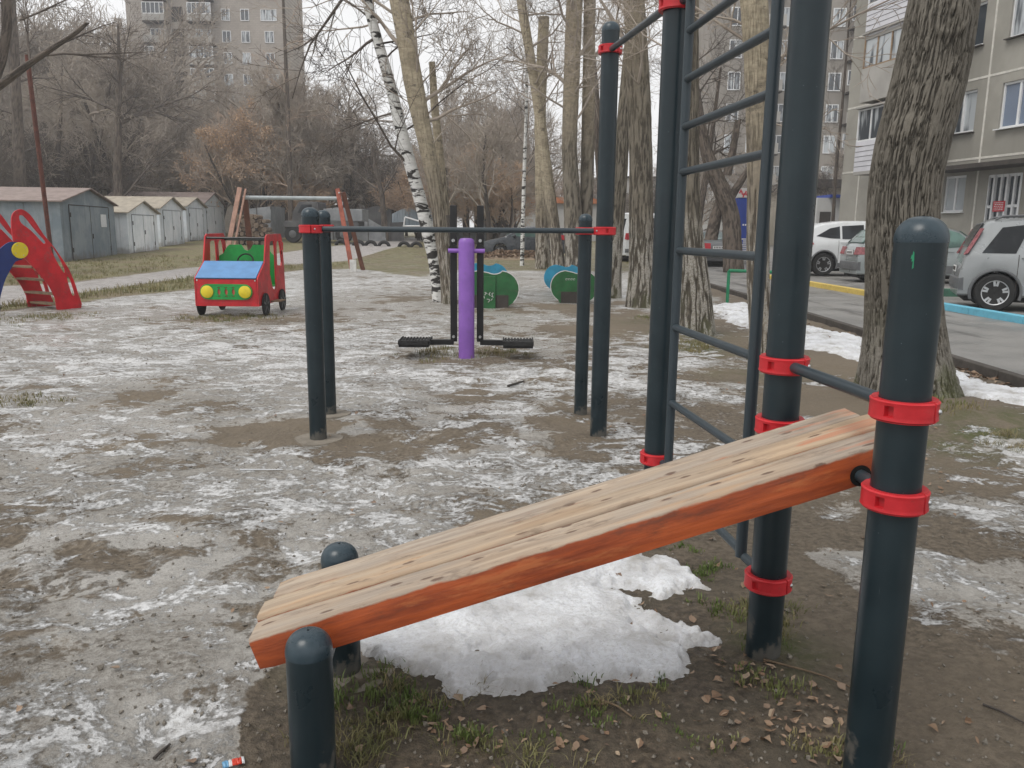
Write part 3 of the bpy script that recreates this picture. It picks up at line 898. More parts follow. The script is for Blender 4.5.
SMUL = 1
sp = gpoly([(350, 652), (372, 664), (402, 680), (440, 682), (455, 694), (505, 697), (545, 694), (560, 684), (600, 682), (655, 680), (676, 668), (668, 652), (640, 638), (704, 640), (660, 620), (628, 606), (640, 590), (660, 600), (690, 588), (706, 590), (690, 573), (648, 560), (620, 548), (560, 545), (420, 590), (340, 630)])
sh = [gpoly([(545, 608), (568, 600), (592, 612), (575, 622), (552, 622)]), gpoly([(520, 575), (560, 566), (560, 578), (530, 585)]), gpoly([(655, 575), (672, 577), (668, 588), (650, 585)])]
snow_sheet('snow_patch', [sp], [], .0066, .026, 4, .085, lumps=1.5)
sb1 = gpoly([(716, 306), (745, 304), (775, 318), (815, 330), (850, 338), (885, 352), (930, 366), (985, 382), (1040, 392), (1100, 405), (1100, 418), (1040, 412), (985, 402), (930, 386), (870, 362), (830, 352), (790, 344), (752, 328), (722, 318)])
snow_sheet('snow_bank', [sb1], [], .026, .045, 12, .26)
sb2 = gpoly([(985, 282), (940, 280), (945, 262), (1000, 262)])
sb3 = gpoly([(615, 268), (640, 268), (640, 300), (628, 302), (618, 290)])

# ================================================================= driveway, kerbs
def strip(name, xa, xb, y0, y1, zt, mat, n=60):
    mb = MB()
    ys = np.linspace(y0, y1, n)
    vs = []; 
    for y in ys:
        t = float(terrain(0.5 * (xa(y) + xb(y)), y))
        vs += [(xa(y), y, zt + t), (xb(y), y, zt + t)]
    fs = [(2 * i, 2 * i + 1, 2 * i + 3, 2 * i + 2) for i in range(n - 1)]
    mb.add(vs, fs)
    return props(mb.build(name, mat, smooth=True), kind='structure')
strip('road', lambda y: near_kerb_x(y) + .06, lambda y: 60.0, -15, 58, .035, M['asphalt'], 120)

def kerb_run(name, xf, y0, y1, w, zlo, zhi, mat, label, cat, seglen=1.5, group=None):
    t = thing(name, (xf(y0), y0, 0), label, cat, group)
    y = y0; k = 0
    while y < y1 - .1:
        ye = min(y + seglen - .012, y1)
        a = Vector((xf(y), y, 0)); b = Vector((xf(ye), ye, 0))
        tz = float(terrain(a.x, a.y))
        mb = MB(); mb.bar(a + Vector((0, 0, (zlo + zhi) / 2 + tz)), b + Vector((0, 0, (zlo + zhi) / 2 + tz)), w, zhi - zlo)
        mb.build('kerb_block', mat, t, bevel=.012, off=t.location)
        y += seglen; k += 1
    return t
kerb_run('kerb', near_kerb_x, 3.0, 30.0, .11, -.08, .085, M['kerb'], 'low dark concrete kerb between the bare earth and the driveway', 'kerb', 2.4)
kerb_run('kerb', far_kerb_x, 15.9, 25.5, .16, .0, .155, M['kerb_yellow'], 'yellow painted kerb beyond the driveway, below the white car', 'kerb', 1.6)
kerb_run('kerb', far_kerb_x, 9.6, 15.75, .16, .0, .155, M['kerb_cyan'], 'light blue painted kerb in front of the silver off-roader', 'kerb', 1.5)
# lawn border further back beside the silver SUV
a = G(941, 286); 
t = thing('kerb', (10.2, 18.6, 0), 'dark green painted kerb behind the silver off-roader', 'kerb')
MB().bar((9.4, 18.4, .10), (13.2, 18.0, .10), .15, .22).build('kerb_block', M['kerb_green'], t, bevel=.012, off=t.location)
mb = MB(); mb.box((0, 0, .14), (1.7, 1.5, .26))
# ================================================================= workout equipment
PR = .056
def clamp_mesh(z, az_bolt, h=.052, ro=.0745, pockets=(.9, -1.9), n=128, flip=1):
    """red two-piece ring with recessed pockets and a split line"""
    mb = MB()
    hs = [-.5, -.46, -.40, -.26, -.22, .22, .26, .40, .46, .5]
    ring = []
    for q in hs:
        row = []
        for j in range(n):
            a = 2 * math.pi * j / n
            r = ro
            if abs(q) > .45: r -= .0035
            elif .38 < abs(q) < .45: r += .0012
            for pz in pockets:
                da = (a - (az_bolt + pz) + math.pi) % (2 * math.pi) - math.pi
                if abs(da) < .17 and abs(q) < .24 * (1 if da * flip > -.05 else .35 + (.17 + da * flip) * 3): r -= .012
            for ps in (.34, .34 + math.pi):
                da = (a - (az_bolt - ps) + math.pi) % (2 * math.pi) - math.pi
                if abs(da) < .024: r -= .011
            row.append((r * math.cos(a), r * math.sin(a), z + q * h))
        ring.append(row)
    inner = [[((PR + .0008) * math.cos(2 * math.pi * j / n), (PR + .0008) * math.sin(2 * math.pi * j / n), z + q * h) for j in range(n)] for q in (.46, -.46)]
    ring += inner
    vs = [p for row in ring for p in row]; m = len(ring)
    fs = []
    for i in range(m):
        for j in range(n):
            a = i * n + j; b = i * n + (j + 1) % n; k = (i + 1) % m
            fs.append((a, b, k * n + (j + 1) % n, k * n + j))
    return mb.add(vs, fs)

def make_post(parent, x, y, top, clamps, label=None, r=PR, base=-.25, capx=True):
    """post with its rounded cap; clamps: (z, azimuth of the bolt)"""
    e = MB().lathe([(r, base), (r, top - r * 1.02)], n=48, capt=False).build('post', M['post'])
    e.location = (x - parent.location.x, y - parent.location.y, 0); e.parent = parent
    if label: e['label'] = label
    prof = [(r + .0014, top - r * 1.05), (r + .0014, top - r * .93)]
    for k in range(1, 13):
        a = k / 12 * math.pi / 2
        prof.append(((r + .001) * math.cos(a) ** .82 + .0004, top - r * .93 + r * .93 * math.sin(a)))
    MB().lathe(prof, n=48).build('cap', M['cap'], e)
    MB().lathe([(.0032, top - .002), (.0028, top + .0012)], n=12).build('cap_hole', M['black_hole'], e)  # black stud standing in for the dark of a small hole
    for z, az in clamps:
        clamp_mesh(z, az).build('clamp', M['red'], e, ang=28)
        c = Vector((math.cos(az), math.sin(az), 0)) * .0735 + Vector((0, 0, z))
        q = Vector((math.cos(az), math.sin(az), 0)).to_track_quat('Z', 'Y').to_matrix()
        MB().lathe([(.0065, -.002), (.0065, .003), (.0045, .006), (.001, .007)], c, 14, q).build('bolt', M['steel'], e)
    return e

FG = P(922, 232, 1.83); RP = P(794, 232, 2.46); LP = P(666.8, 229, 3.55)
p4 = P(604.5, 232, G(597.8, 438).y); p1 = P(310.8, 229, G(317.9, 439.5).y)
frame = thing('workout_frame', (RP.x, RP.y, 0), 'dark steel workout frame with red clamps, tall posts, ladder and high bar', 'workout frame')
def fo(p): return (p.x, p.y)
zbU, zbL = .985, .768
azf = -.62
make_post(frame, *fo(FG), P(918, 216, 1.83).z, [(zbU, azf), (zbL, azf)], 'shorter thick post nearest the camera')
fgp = frame.children[0]
qf = P(911, 262, FG.y - PR)
ang_f = math.atan2(qf.y - FG.y - 0.0, qf.x - FG.x)
mbf = MB(); rf_ = PR + .0008
for (da, z0, z1, w_) in ((0, .0, .020, .045), (.02, -.016, .004, .028), (-.03, .006, .012, .06)):
    mbf.add([(rf_ * math.cos(ang_f + da + s * w_), rf_ * math.sin(ang_f + da + s * w_), qf.z + zz) for s, zz in ((-1, z0), (1, z0 + .003), (.6, z1), (-.4, z1 + .004))], [(0, 1, 2, 3)])
mbf.build('paint_fleck', M['rail_green'], fgp, smooth=False)
make_post(frame, *fo(RP), 2.75, [(zbU, azf), (.790, azf), (.268, azf), (2.31, azf)])
make_post(frame, *fo(LP), 2.75, [(2.31, azf - .3), (.37, azf)])
z4 = P(611, 50, p4.y).z
make_post(frame, *fo(p4), P(611.6, 21.5, p4.y).z, [(z4, azf), (P(605, 231, p4.y).z, -2.4)])
make_post(frame, *fo(p1), P(310, 207.3, p1.y).z, [(P(310, 229, p1.y).z, -1.0)])
def rodpart(name, a, b, r, parent, mat='bar', cut=PR + .012, n=16, label=None):
    a, b = Vector(a), Vector(b); d = (b - a).normalized(); h = Vector((d.x, d.y, 0)).length
    a2 = a + d * cut / h; b2 = b - d * cut / h
    o = MB().tube([a2, b2], r, n).build(name, M[mat], parent, off=parent.location)
    # flattened collars where the bar enters the clamp
    return o
V3 = lambda p, z: Vector((p.x, p.y, z))
rodpart('crossbar', V3(RP, zbU), V3(FG, zbU), .0165, frame)
rodpart('crossbar', V3(RP, zbL + .018), V3(FG, zbL), .0165, frame)
rodpart('crossbar', V3(p1, P(310, 229, p1.y).z), V3(p4, P(605, 231, p4.y).z), .0175, frame, label='long low bar')
rodpart('crossbar', V3(p4, z4), V3(LP, 2.33), .0185, frame)
rodpart('crossbar', V3(LP, 2.31), V3(RP, 2.31), .0175, frame)
S0 = P(762.5, 232, 2.60); S1 = P(679.5, 230, 3.42)
for s in (S0, S1):
    MB().tube([(s.x, s.y, .29), (s.x, s.y, 2.62)], .0195, 16).build('ladder_rail', M['bar'], frame, off=frame.location)
for zz in (.31, .655, .985, 1.31, 1.63, 1.81, 1.995, 2.18, 2.45):
    a, b = V3(S1, zz), V3(S0, zz); d = (b - a).normalized()
    mb = MB(); mb.tube([a - d * .012, a + d * .012, a + d * .045, b - d * .045, b - d * .012, b + d * .012], [.013, .0165, .0155, .0155, .0165, .013], 14)
    mb.build('rung', M['bar'], frame, off=frame.location)
rodpart('crossbar', V3(RP, .268), V3(S0, .30), .0155, frame, cut=.02)
rodpart('crossbar', V3(LP, .37), V3(S1, .36), .0155, frame, cut=.02)

# ---- second bar behind the first
p2 = P(323.7, 230, G(329.6, 415.5).y); p3 = P(585.3, 232, G(580.3, 414.5).y)
pb = thing('parallel_bar', (p2.x, p2.y, 0), 'rear low bar on two short posts, just behind the front low bar', 'exercise bar')
zb = P(584, 231, p3.y).z
make_post(pb, *fo(p2), P(323, 210, p2.y).z, [(zb, -1.0)], r=.050)
make_post(pb, *fo(p3), P(585, 213.7, p3.y).z, [(zb, -2.2)], r=.050)
rodpart('crossbar', V3(p2, zb), V3(p3, zb), .0175, pb)

# ---- sloping wooden board on two short posts
q5 = P(308.5, 640, 1.805); q6 = P(341, 600, 2.325)
zn, zf = .352, .848
A = Vector((-.665, 1.882, zn)); slope = math.atan2(.850 - zn, .93 + .665)
bench = thing('sloping_bench', (A.x, A.y, 0), 'sloping bench of weathered planks with orange sides, low end on two short posts', 'bench')
Lb, Wb, Tb = 1.775, .352, .092
yaw = math.atan2(.105, 1.60)
Mb = Matrix.Translation((A.x - bench.location.x, A.y - bench.location.y, zn)) @ Matrix.Rotation(yaw, 4, 'Z') @ Matrix.Rotation(-slope, 4, 'Y')
pw = [(0.0, .1070), (.1180, .1110), (.2410, .1110)]
rb = random.Random(3)
for i, (y0, w) in enumerate(pw):
    rows = []
    n = 44
    prof = []
    e = .0095
    # rounded rectangular section, slightly dished and worn along the top arrises
    cross = [(0, -Tb), (0, -e), (e * .35, -e * .35), (e, 0), (w * .25, .0), (w * .5, .0), (w * .75, .0), (w - e, 0), (w - e * .35, -e * .35), (w, -e), (w, -Tb)]
    vs = []; m = len(cross)
    x0 = (-.004, -.012, .004)[i]; x1 = Lb + (.0, .022, -.012)[i]
    for k in range(n + 1):
        x = x0 + (x1 - x0) * k / n
        er = .0045 if k in (0, n) else 0
        for j, (yy, zz) in enumerate(cross):
            nz = (fbm(np.array([x * 7 + i * 5]), np.array([yy * 60 + i]), seed=i + 60, oct=3)[0] - .5) * .0045
            ny = 0
            if j in (0, 1, 2, 3): ny = (fbm(np.array([x * 5 + i * 9]), np.array([zz * 20.0]), seed=i + 90, oct=3)[0] - .5) * .005
            zz2 = zz + (nz if 1 <= j <= 9 else 0) - er * (1 if 1 <= j <= 9 else -1) * .6
            vs.append((x, y0 + yy + ny + (er if j < 3 else -er if j > 7 else 0), zz2 + (.0, .0035, -.002)[i]))
    fs = [(k * m + j, k * m + (j + 1) % m, (k + 1) * m + (j + 1) % m, (k + 1) * m + j) for k in range(n) for j in range(m)]
    fs += [tuple(range(m)), tuple(n * m + j for j in reversed(range(m)))]
    o = MB().add(vs, fs).build('plank', mat_bench(i), bench, ang=50)
    o.matrix_local = Mb
for yy in (.1125, .2350):  # dark filler strips added to make the plank gaps look shaded
    o = MB().box((Lb / 2, yy, -.030), (Lb - .03, .0135, .034)).build('gap_shade_filler', M['dark_trim'], bench)
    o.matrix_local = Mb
# black ring for the hole's dark where the bar passes through the side
hp = Mb @ Vector((1.655, 0, -.040))
o = MB().lathe([(.0165, -.0015), (.026, -.0015), (.027, .0008), (.0165, .0008)], (0, 0, 0), 28).build('bar_hole', M['black_hole'], bench)
bar_a = V3(RP, zbL + .018); bar_b = V3(FG, zbL)
tt = ((A.y + .035) - bar_a.y) / (bar_b.y - bar_a.y); hp = bar_a.lerp(bar_b, tt)
nrm = (Mb.to_3x3() @ Vector((0, -1, 0))).normalized()
pl = Mb @ Vector((0, 0, 0)) + bench.location
hit = bar_a + (bar_b - bar_a) * ((pl - bar_a).dot(nrm) / (bar_b - bar_a).dot(nrm))
o.matrix_local = Matrix.Translation(hit - Vector(bench.location) + nrm * .0035) @ nrm.to_track_quat('Z', 'Y').to_matrix().to_4x4()
o.scale = (1.05, 1.05, 1)
z5 = P(308, 630, q5.y).z; z6 = P(337, 543.5, q6.y).z
make_post(bench, q5.x, q5.y, z5, []); make_post(bench, q6.x, q6.y, z6, [])
MB().tube([(q5.x, q5.y + .05, .215), (q6.x, q6.y - .05, .215)], .0175, 14).build('crossbar', M['bar'], bench, off=bench.location)

# concrete footings showing round the posts
for i, (p, r, lab) in enumerate(((p1, .17, 'worn concrete footing ring round the left front post of the low bar'), (p2, .16, 'worn concrete footing behind it round the left rear post'),
                             (q6, .165, 'round concrete footing of the far short post under the low end of the bench'))):
    rr = random.Random(i); prof = []
    mb = MB(); n = 40
    vs = [(0, 0, .006)]
    for k in range(n):
        a = 2 * math.pi * k / n; q = r * (1 + .06 * math.sin(a * 3 + i) + rr.uniform(-.04, .04)); vs.append((q * .92 * math.cos(a), q * .92 * math.sin(a), .006 + rr.uniform(-.003, .002)))
    for k in range(n):
        a = 2 * math.pi * k / n; q = r * (1 + .06 * math.sin(a * 3 + i) + rr.uniform(-.04, .04)); vs.append((q * math.cos(a), q * math.sin(a), -.035))
    fs = [(0, 1 + k, 1 + (k + 1) % n) for k in range(n)] + [(1 + k, 1 + n + k, 1 + n + (k + 1) % n, 1 + (k + 1) % n) for k in range(n)]
    o = mb.add(vs, fs).build('concrete_footing', M['concrete'])
    o.location = (p.x, p.y, gh(p.x, p.y) + .001)
    props(o, lab, 'footing')

# ---- air walker with the purple post
aw = G(466.5, 357); yA = aw.y
air = thing('air_walker', (aw.x, aw.y, 0), 'exercise walker with purple post, black swing arms and treaded foot plates', 'exercise machine')
ztop = P(466, 238, yA).z
MB().lathe([(.088, -.1), (.088, ztop - .06), (.083, ztop - .025), (.066, ztop - .006), (.03, ztop)], n=40).build('post', M['purple'], air)
zax = P(466, 249, yA).z
MB().tube([(-.20, 0, zax - .02), (.20, 0, zax - .02)], .024, 16).build('axle', M['purple'], air)
for sx in (-1, 1):
    xo = sx * .148
    mb = MB()
    mb.box((xo, .10, (.16 + P(466, 205, yA).z) / 2), (.075, .045, P(466, 205, yA).z - .16))
    arm = mb.build('swing_arm', M['black_metal'], air, bevel=.008)
    MB().tube([(xo + sx * .0, .04, zax), (xo, .16, zax)], .05, 16).build('bearing', M['black_metal'], arm)
    MB().tube([(xo, .06, zax + .09), (xo, .04, zax + .09)], .018, 10).build('bolt', M['steel'], arm)
    MB().tube([(xo, .07, .22), (xo, .05, .22)], .016, 10).build('bolt', M['steel'], arm)
    mb = MB(); mb.bar((xo, .10, .155), (xo + sx * .44, .10, .15), .07, .06); mb.build('foot_bar', M['black_metal'], air, bevel=.006)
    mb = MB(); xc = sx * .575
    mb.box((xc, .06, .150), (.33, .40, .055))
    for k in range(9):
        for q in range(6): mb.box((xc - .14 + k * .035, -.12 + q * .072, .182), (.02, .05, .014))
    for e in (-1, 1): mb.box((xc + e * .165, .06, .175), (.014, .40, .045))
    mb.box((xc, -.145, .172), (.33, .014, .05))
    mb.build('foot_plate', M['black_rubber'], air, bevel=.004)
# ================================================================= play equipment
# ---- toy car
tc = thing('toy_car', (-4.55, 12.75, 0), 'red wooden playground car with blue bonnet, green grille and yellow headlamps', 'playground car')
WC = .99
SW = [(0, .17), (0, .60), (.03, .635), (.40, .85), (.53, 1.26), (.60, 1.30), (1.36, 1.31), (1.43, 1.25), (1.50, .80), (1.53, .25), (1.46, .17)]
HO = [[(.66, .66), (.72, 1.16), (.78, 1.19), (.96, 1.19), (.99, 1.12), (.99, .42), (.90, .36), (.78, .42)], [(1.10, .78), (1.10, 1.14), (1.14, 1.19), (1.28, 1.19), (1.33, 1.10), (1.37, .82), (1.33, .76)]]
for sx in (-1, 1):
    MB().prism(SW, .022, lambda a, b, t, sx=sx: (sx * WC / 2 + t, a, b), HO).build('side_panel', M['toy_red'], tc, bevel=.004)
MB().box((0, .012, .385), (WC - .03, .02, .43)).build('front_panel', M['toy_red'], tc, bevel=.003)
def stad(cx, cz, w, h, n=10):
    r = h / 2; pts = []
    for k in range(n + 1): a = -math.pi / 2 + math.pi * k / n; pts.append((cx + w / 2 - r + r * math.cos(a), cz + r * math.sin(a)))
    for k in range(n + 1): a = math.pi / 2 + math.pi * k / n; pts.append((cx - w / 2 + r + r * math.cos(a), cz + r * math.sin(a)))
    return pts
g = MB().prism(stad(0, .40, .83, .245), .016, lambda a, b, t: (a, -.010 + t, b), [stad(-.115 + .115 * k, .40, .05, .15)[::-1] for k in range(3)]).build('grille', M['toy_green'], tc, bevel=.003)
for k in range(3): MB().box((-.115 + .115 * k, -.0025, .40), (.048, .004, .14)).build('grille_slot', simple('slot_dull_red', (.50, .10, .07), .6), g)
for sx in (-1, 1):
    h = MB().lathe([(.098, 0), (.098, .014), (.092, .018), (.001, .018)], (sx * .30, -.018, .40), 32, Matrix.Rotation(R(90), 3, 'X')).build('headlight', M['toy_yellow'], tc, capt=False) if False else MB().lathe([(.098, 0), (.098, .014), (.092, .018), (.001, .018)], (sx * .30, -.018, .40), 32, Matrix.Rotation(R(90), 3, 'X')).build('headlight', M['toy_yellow'], tc)
MB().bar((0, -.012, .615), (0, .42, .862), WC - .03, .02, up=(0, 0, 1)).build('bonnet', M['toy_blue'], tc, bevel=.003)
bk = [(-.49, .42), (-.49, .93), (-.42, .97), (-.34, 1.09), (-.30, 1.12), (-.10, 1.12), (-.05, 1.04), (0, 1.02), (.05, 1.04), (.10, 1.12), (.30, 1.12), (.34, 1.09), (.42, .97), (.49, .93), (.49, .42)]
MB().prism(bk, .02, lambda a, b, t: (a, 1.12 + t, b)).build('backrest', M['toy_green'], tc, bevel=.003)
MB().box((0, .93, .44), (.98, .36, .025)).build('seat', M['toy_green'], tc, bevel=.003)
MB().box((0, .45, .55), (.98, .018, .62)).build('dashboard', M['toy_green'], tc, bevel=.003)
st = MB()
ring = [(.12 + .13 * math.cos(2 * math.pi * k / 20), .62 + .05 * math.sin(2 * math.pi * k / 20), .86 + .12 * math.sin(2 * math.pi * k / 20)) for k in range(21)]
st.tube(ring, .013, 8, cap=False); st.tube([(.12, .47, .80), (.12, .62, .86)], .014, 8); st.tube([(0, .62, .86), (.24, .62, .86)], .011, 8)
st.build('steering_wheel', M['black_rubber'], tc)
MB().tube([(-.5, .57, 1.235), (.5, .57, 1.235)], .018, 10).build('grab_bar', M['black_metal'], tc)
MB().tube([(-.5, 1.40, 1.2), (.5, 1.40, 1.2)], .016, 10).build('grab_bar', M['black_metal'], tc)
for sx in (-1, 1):
    for yy in (.30, 1.24):
        w = MB().lathe([(.19, -.012), (.19, .012)], (sx * (WC / 2 + .032), yy, .175), 28, Matrix.Rotation(R(90), 3, 'Y')).build('wheel', M['black_rubber'], tc, bevel=.003)
        mb = MB()
        for k in range(5):
            a = 2 * math.pi * k / 5 + .3
            mb.box((sx * (WC / 2 + .047), yy + .095 * math.cos(a), .175 + .095 * math.sin(a)), (.004, .03, .11), Matrix.Rotation(a - math.pi / 2, 3, 'X'))
        mb.build('spoke', M['plastic_grey'], w)
MB().box((WC / 2 + .09, .80, .20), (.15, .34, .02)).build('foot_step', M['step_wood'], tc, bevel=.003)
for sx in (-.46, .46): MB().lathe([(.013, 0), (.010, .006)], (sx, -.0, .58), 10, Matrix.Rotation(R(90), 3, 'X')).build('bolt_cover', M['play_white'], tc)
MB().tube([(WC / 2 + .02, 1.25, 1.02), (WC / 2 + .07, 1.25, 1.05), (WC / 2 + .07, 1.25, 1.16), (WC / 2 + .02, 1.25, 1.19)], .012, 8).build('side_handle', M['toy_red'], tc)

# ---- arched climber of two red panels
O = G(20, 313); O = Vector((O.x, O.y, 0)); pd = Vector((.5, .866, 0)); sd_ = Vector((-.866, .5, 0))
cl = thing('arch_climber', O, 'red arched playground climber with slotted side panels, wooden rungs and a dark blue arch', 'climbing frame')
def cpx(u, v): return ((u - 14) / 62.0, (311 - v) / 59.0)
out = [(24, 213), (30, 215), (36, 221), (45.6, 237), (55, 249), (64, 263), (69, 272), (73, 283), (76, 295), (78, 311), (54, 313), (51, 299), (46, 287), (41, 280), (36.5, 274), (31, 267), (25.5, 261), (20, 256), (16, 251), (14.5, 241), (14.4, 226), (17, 217)]
hol = [[(22.5, 220), (25, 218.5), (29, 221), (38, 233), (46.5, 243), (45, 245.5), (43, 244), (33, 233), (24, 226)],
       [(51, 249), (54, 249), (60, 260), (64.5, 272), (62.5, 274), (59.5, 269), (54, 258)],
       [(65.5, 279), (68, 279), (70.5, 286), (72.5, 296), (70, 297.5), (67.5, 290)]]
oc = [cpx(*p) for p in out]; hc = [[cpx(*p) for p in h] for h in hol]
SEP = .86
def refine(lp, k=3):                      # Catmull-Rom rounding of a closed outline
    r = []; n = len(lp)
    for i in range(n):
        p0, p1_, p2_, p3_ = [Vector(lp[(i + q) % n]) for q in (-1, 0, 1, 2)]
        for s in range(k):
            t = s / k
            r.append(tuple(.5 * ((2 * p1_) + (p2_ - p0) * t + (2 * p0 - 5 * p1_ + 4 * p2_ - p3_) * t * t + (3 * p1_ - p0 - 3 * p2_ + p3_) * t ** 3)))
    return r
oc = refine(oc); hc = [refine(h)[::-1] for h in hc]
for k in (0, 1):
    MB().prism(oc, .024, lambda a, b, t, k=k: tuple(pd * a + sd_ * (k * SEP + t) + Vector((0, 0, b))), hc).build('side_panel', M['toy_red'], cl, bevel=.004)
for (u, v) in ((29, 268), (40, 281), (47, 295), (52, 306)):
    a, b = cpx(u, v)
    c = pd * (a + .10) + Vector((0, 0, b))
    MB().bar(c + sd_ * .012, c + sd_ * (SEP - .012), .15, .035).build('rung', M['step_wood'], cl, bevel=.004)
blu = [(19, 243.5), (12, 244), (4, 249), (-4, 256), (-14, 268), (-22, 285), (-28, 311), (-48, 311), (-42, 280), (-30, 262), (-18, 249), (-8, 240), (4, 235), (16, 236), (24, 242), (26, 250), (22, 258), (14, 262), (6, 269), (0, 281), (-5, 296), (-6, 311), (-26, 311), (-22, 285)]
blu = [(22, 246), (14, 243.5), (8, 244.5), (0, 250), (-9, 258), (-18, 270), (-25, 288), (-29, 311), (-8, 311), (-5, 297), (1, 281), (7, 271), (14, 262), (22, 259)]
bc = refine([cpx(*p) for p in blu])
MB().prism(bc, .022, lambda a, b, t: tuple(pd * a + sd_ * (-.026 + t) + Vector((0, 0, b)))).build('arch_panel', M['toy_navy'], cl, bevel=.003)
MB().prism(bc, .022, lambda a, b, t: tuple(pd * a + sd_ * (SEP + .026 + t) + Vector((0, 0, b)))).build('arch_panel', M['toy_navy'], cl, bevel=.003)
a, b = cpx(18.7, 251.5)
qm = (-sd_).to_track_quat('Z', 'Y').to_matrix()
dsc = MB().lathe([(.128, 0), (.128, .02), (.124, .023), (.001, .023)], pd * a - sd_ * .038 + Vector((0, 0, b)), 40, qm).build('joint_disc', M['toy_yellow'], cl)
for k in range(4):
    an = k * math.pi / 2 + .5
    MB().lathe([(.009, 0), (.008, .005)], pd * (a + .09 * math.cos(an)) - sd_ * .062 + Vector((0, 0, b + .09 * math.sin(an))), 8, qm).build('screw', M['steel'], dsc)

# ---- swing frame without swings
swp = G(356, 271); YS = swp.y
sw = thing('swing_frame', (swp.x, swp.y, 0), 'old swing frame without swings, grey pipe beam on red brown timber legs', 'swing frame')
zt = P(290, 198, YS).z
xl, xr = P(243, 198, YS).x, P(339, 198, YS).x
MB().tube([(xl, YS, zt), (xr, YS, zt)], .065, 14).build('beam', M['grey_pipe'], sw, off=sw.location)
def leg(a, b, w, m): MB().bar(a, b, w, .06, up=(0, 1, 0)).build('leg', M[m], sw, bevel=.006, off=sw.location)
gl = float(terrain(xl, YS))
leg((xl - .05, YS - .12, zt + .32), (P(224, 250, YS - .8).x, YS - .95, gl), .15, 'pink_wood')
leg((xl + .14, YS - .10, zt + .28), (P(230, 250, YS - .8).x, YS - .95, gl), .06, 'pink_wood')
leg((xl + .02, YS + .12, zt + .05), (xl - .12, YS + 1.0, gl), .19, 'brown_wood')
leg((xr - .02, YS - .12, zt + .32), (P(353, 273, YS - .5).x, YS - .6, gl), .15, 'red_wood')
leg((xr + .12, YS + .12, zt + .22), (P(362, 268, YS + .5).x, YS + .7, gl), .15, 'brown_wood')
c = P(353.5, 268, YS - .6)
MB().box((c.x, YS - .66, gl + .20), (.22, .06, .42)).build('foot_guard', M['play_white'], sw, bevel=.006, off=sw.location)
for k in range(3): MB().lathe([(.03, 0), (.02, .03)], (xr + .05 + k * .09, YS - .20, zt + .18 - k * .5), 8, Matrix.Rotation(R(90), 3, 'X')).build('bolt', M['play_white'], sw, off=sw.location)

# ---- two humped play benches (green side, blue side)
def hump(w, h, n=26):
    pts = [(-w * .30, 0), (w * .30, 0)]
    for k in range(11): a = R(-60 + 14.5 * k); pts.append((w * .5 - h * .48 + h * .48 * math.cos(a), h * .50 + h * .48 * math.sin(a)))
    for k in range(1, 6): t = k / 6; pts.append((w * (.5 - .28 - t * .30), h * (.965 - .075 * math.sin(t * math.pi))))
    for k in range(11): a = R(95 + 14.5 * k); pts.append((-w * .5 + h * .48 + h * .48 * math.cos(a), h * .50 + h * .48 * math.sin(a)))
    return pts
def play_bench(u, v, lab, u_b, v_b, w):
    c = G(u, v); b = G(u_b, v_b)
    t = thing('play_bench', (c.x, c.y, 0), lab, 'playground bench')
    h = P(u, 270, c.y).z
    d = Vector((b.x - c.x, b.y - c.y, 0))
    MB().prism(hump(w, h), .04, lambda a, z, q: (a, q, z)).build('side_panel', M['play_green'], t, bevel=.004)
    MB().prism(hump(w * .98, h * .98), .04, lambda a, z, q: (d.x + a, d.y + q, z)).build('side_panel', M['play_blue'], t, bevel=.004)
    # white painted edge band along the top of the green panel
    hp = hump(w, h)[3:30]
    mb = MB()
    for i in range(len(hp) - 1):
        a, e = hp[i], hp[i + 1]
        mb.bar((a[0], 0, a[1] + .004), (e[0], 0, e[1] + .004), .046, .012, up=(0, 1, 0)) if False else mb.bar((a[0], 0, a[1]), (e[0], 0, e[1]), .052, .014)
    mb.build('edge_band', M['play_white'], t)
    MB().bar(Vector((0, .03, h * .46)), Vector((d.x, d.y - .03, h * .46)), w * .55, .045).build('seat', M['play_green'], t, bevel=.004)
    MB().bar(Vector((-w * .24, .03, h * .22)), Vector((d.x - w * .24, d.y - .03, h * .22)), .04, h * .42).build('board', M['play_green'], t, bevel=.004)
    MB().box((w * .02, -.026, h * .175), (w * .60, .012, h * .34)).build('kick_board', M['dark_trim'], t)
    return t, h, c
t, h, c = play_bench(490, 308, 'green and blue humped play bench right beside the purple post', 486, 292, 1.06)
MB().box((-.02, -.04, h * .40), (.24, .05, h * .86)).build('front_board', M['play_green'], t, bevel=.004)
mb = MB(); rr = random.Random(5)
for k in range(14): mb.box((-.07 + rr.uniform(-.04, .12), -.0675, h * (.18 + rr.uniform(0, .24))), (.045, .004, .012), Matrix.Rotation(rr.uniform(-1.5, 1.5), 3, 'Y'))
mb.build('scribble', M['play_white'], t)
t, h, c = play_bench(574, 303, 'green and blue humped play bench partly behind the two posts of the low bar', 563, 291.0, .95)
mb = MB()
for k in range(4): mb.tube([(-.16 + .05 * k + .018 * math.cos(q), -.024, h * .72 + .016 * math.sin(q)) for q in np.linspace(0, 5, 8)], .004, 5)
mb.build('scribble', M['play_white'], t)

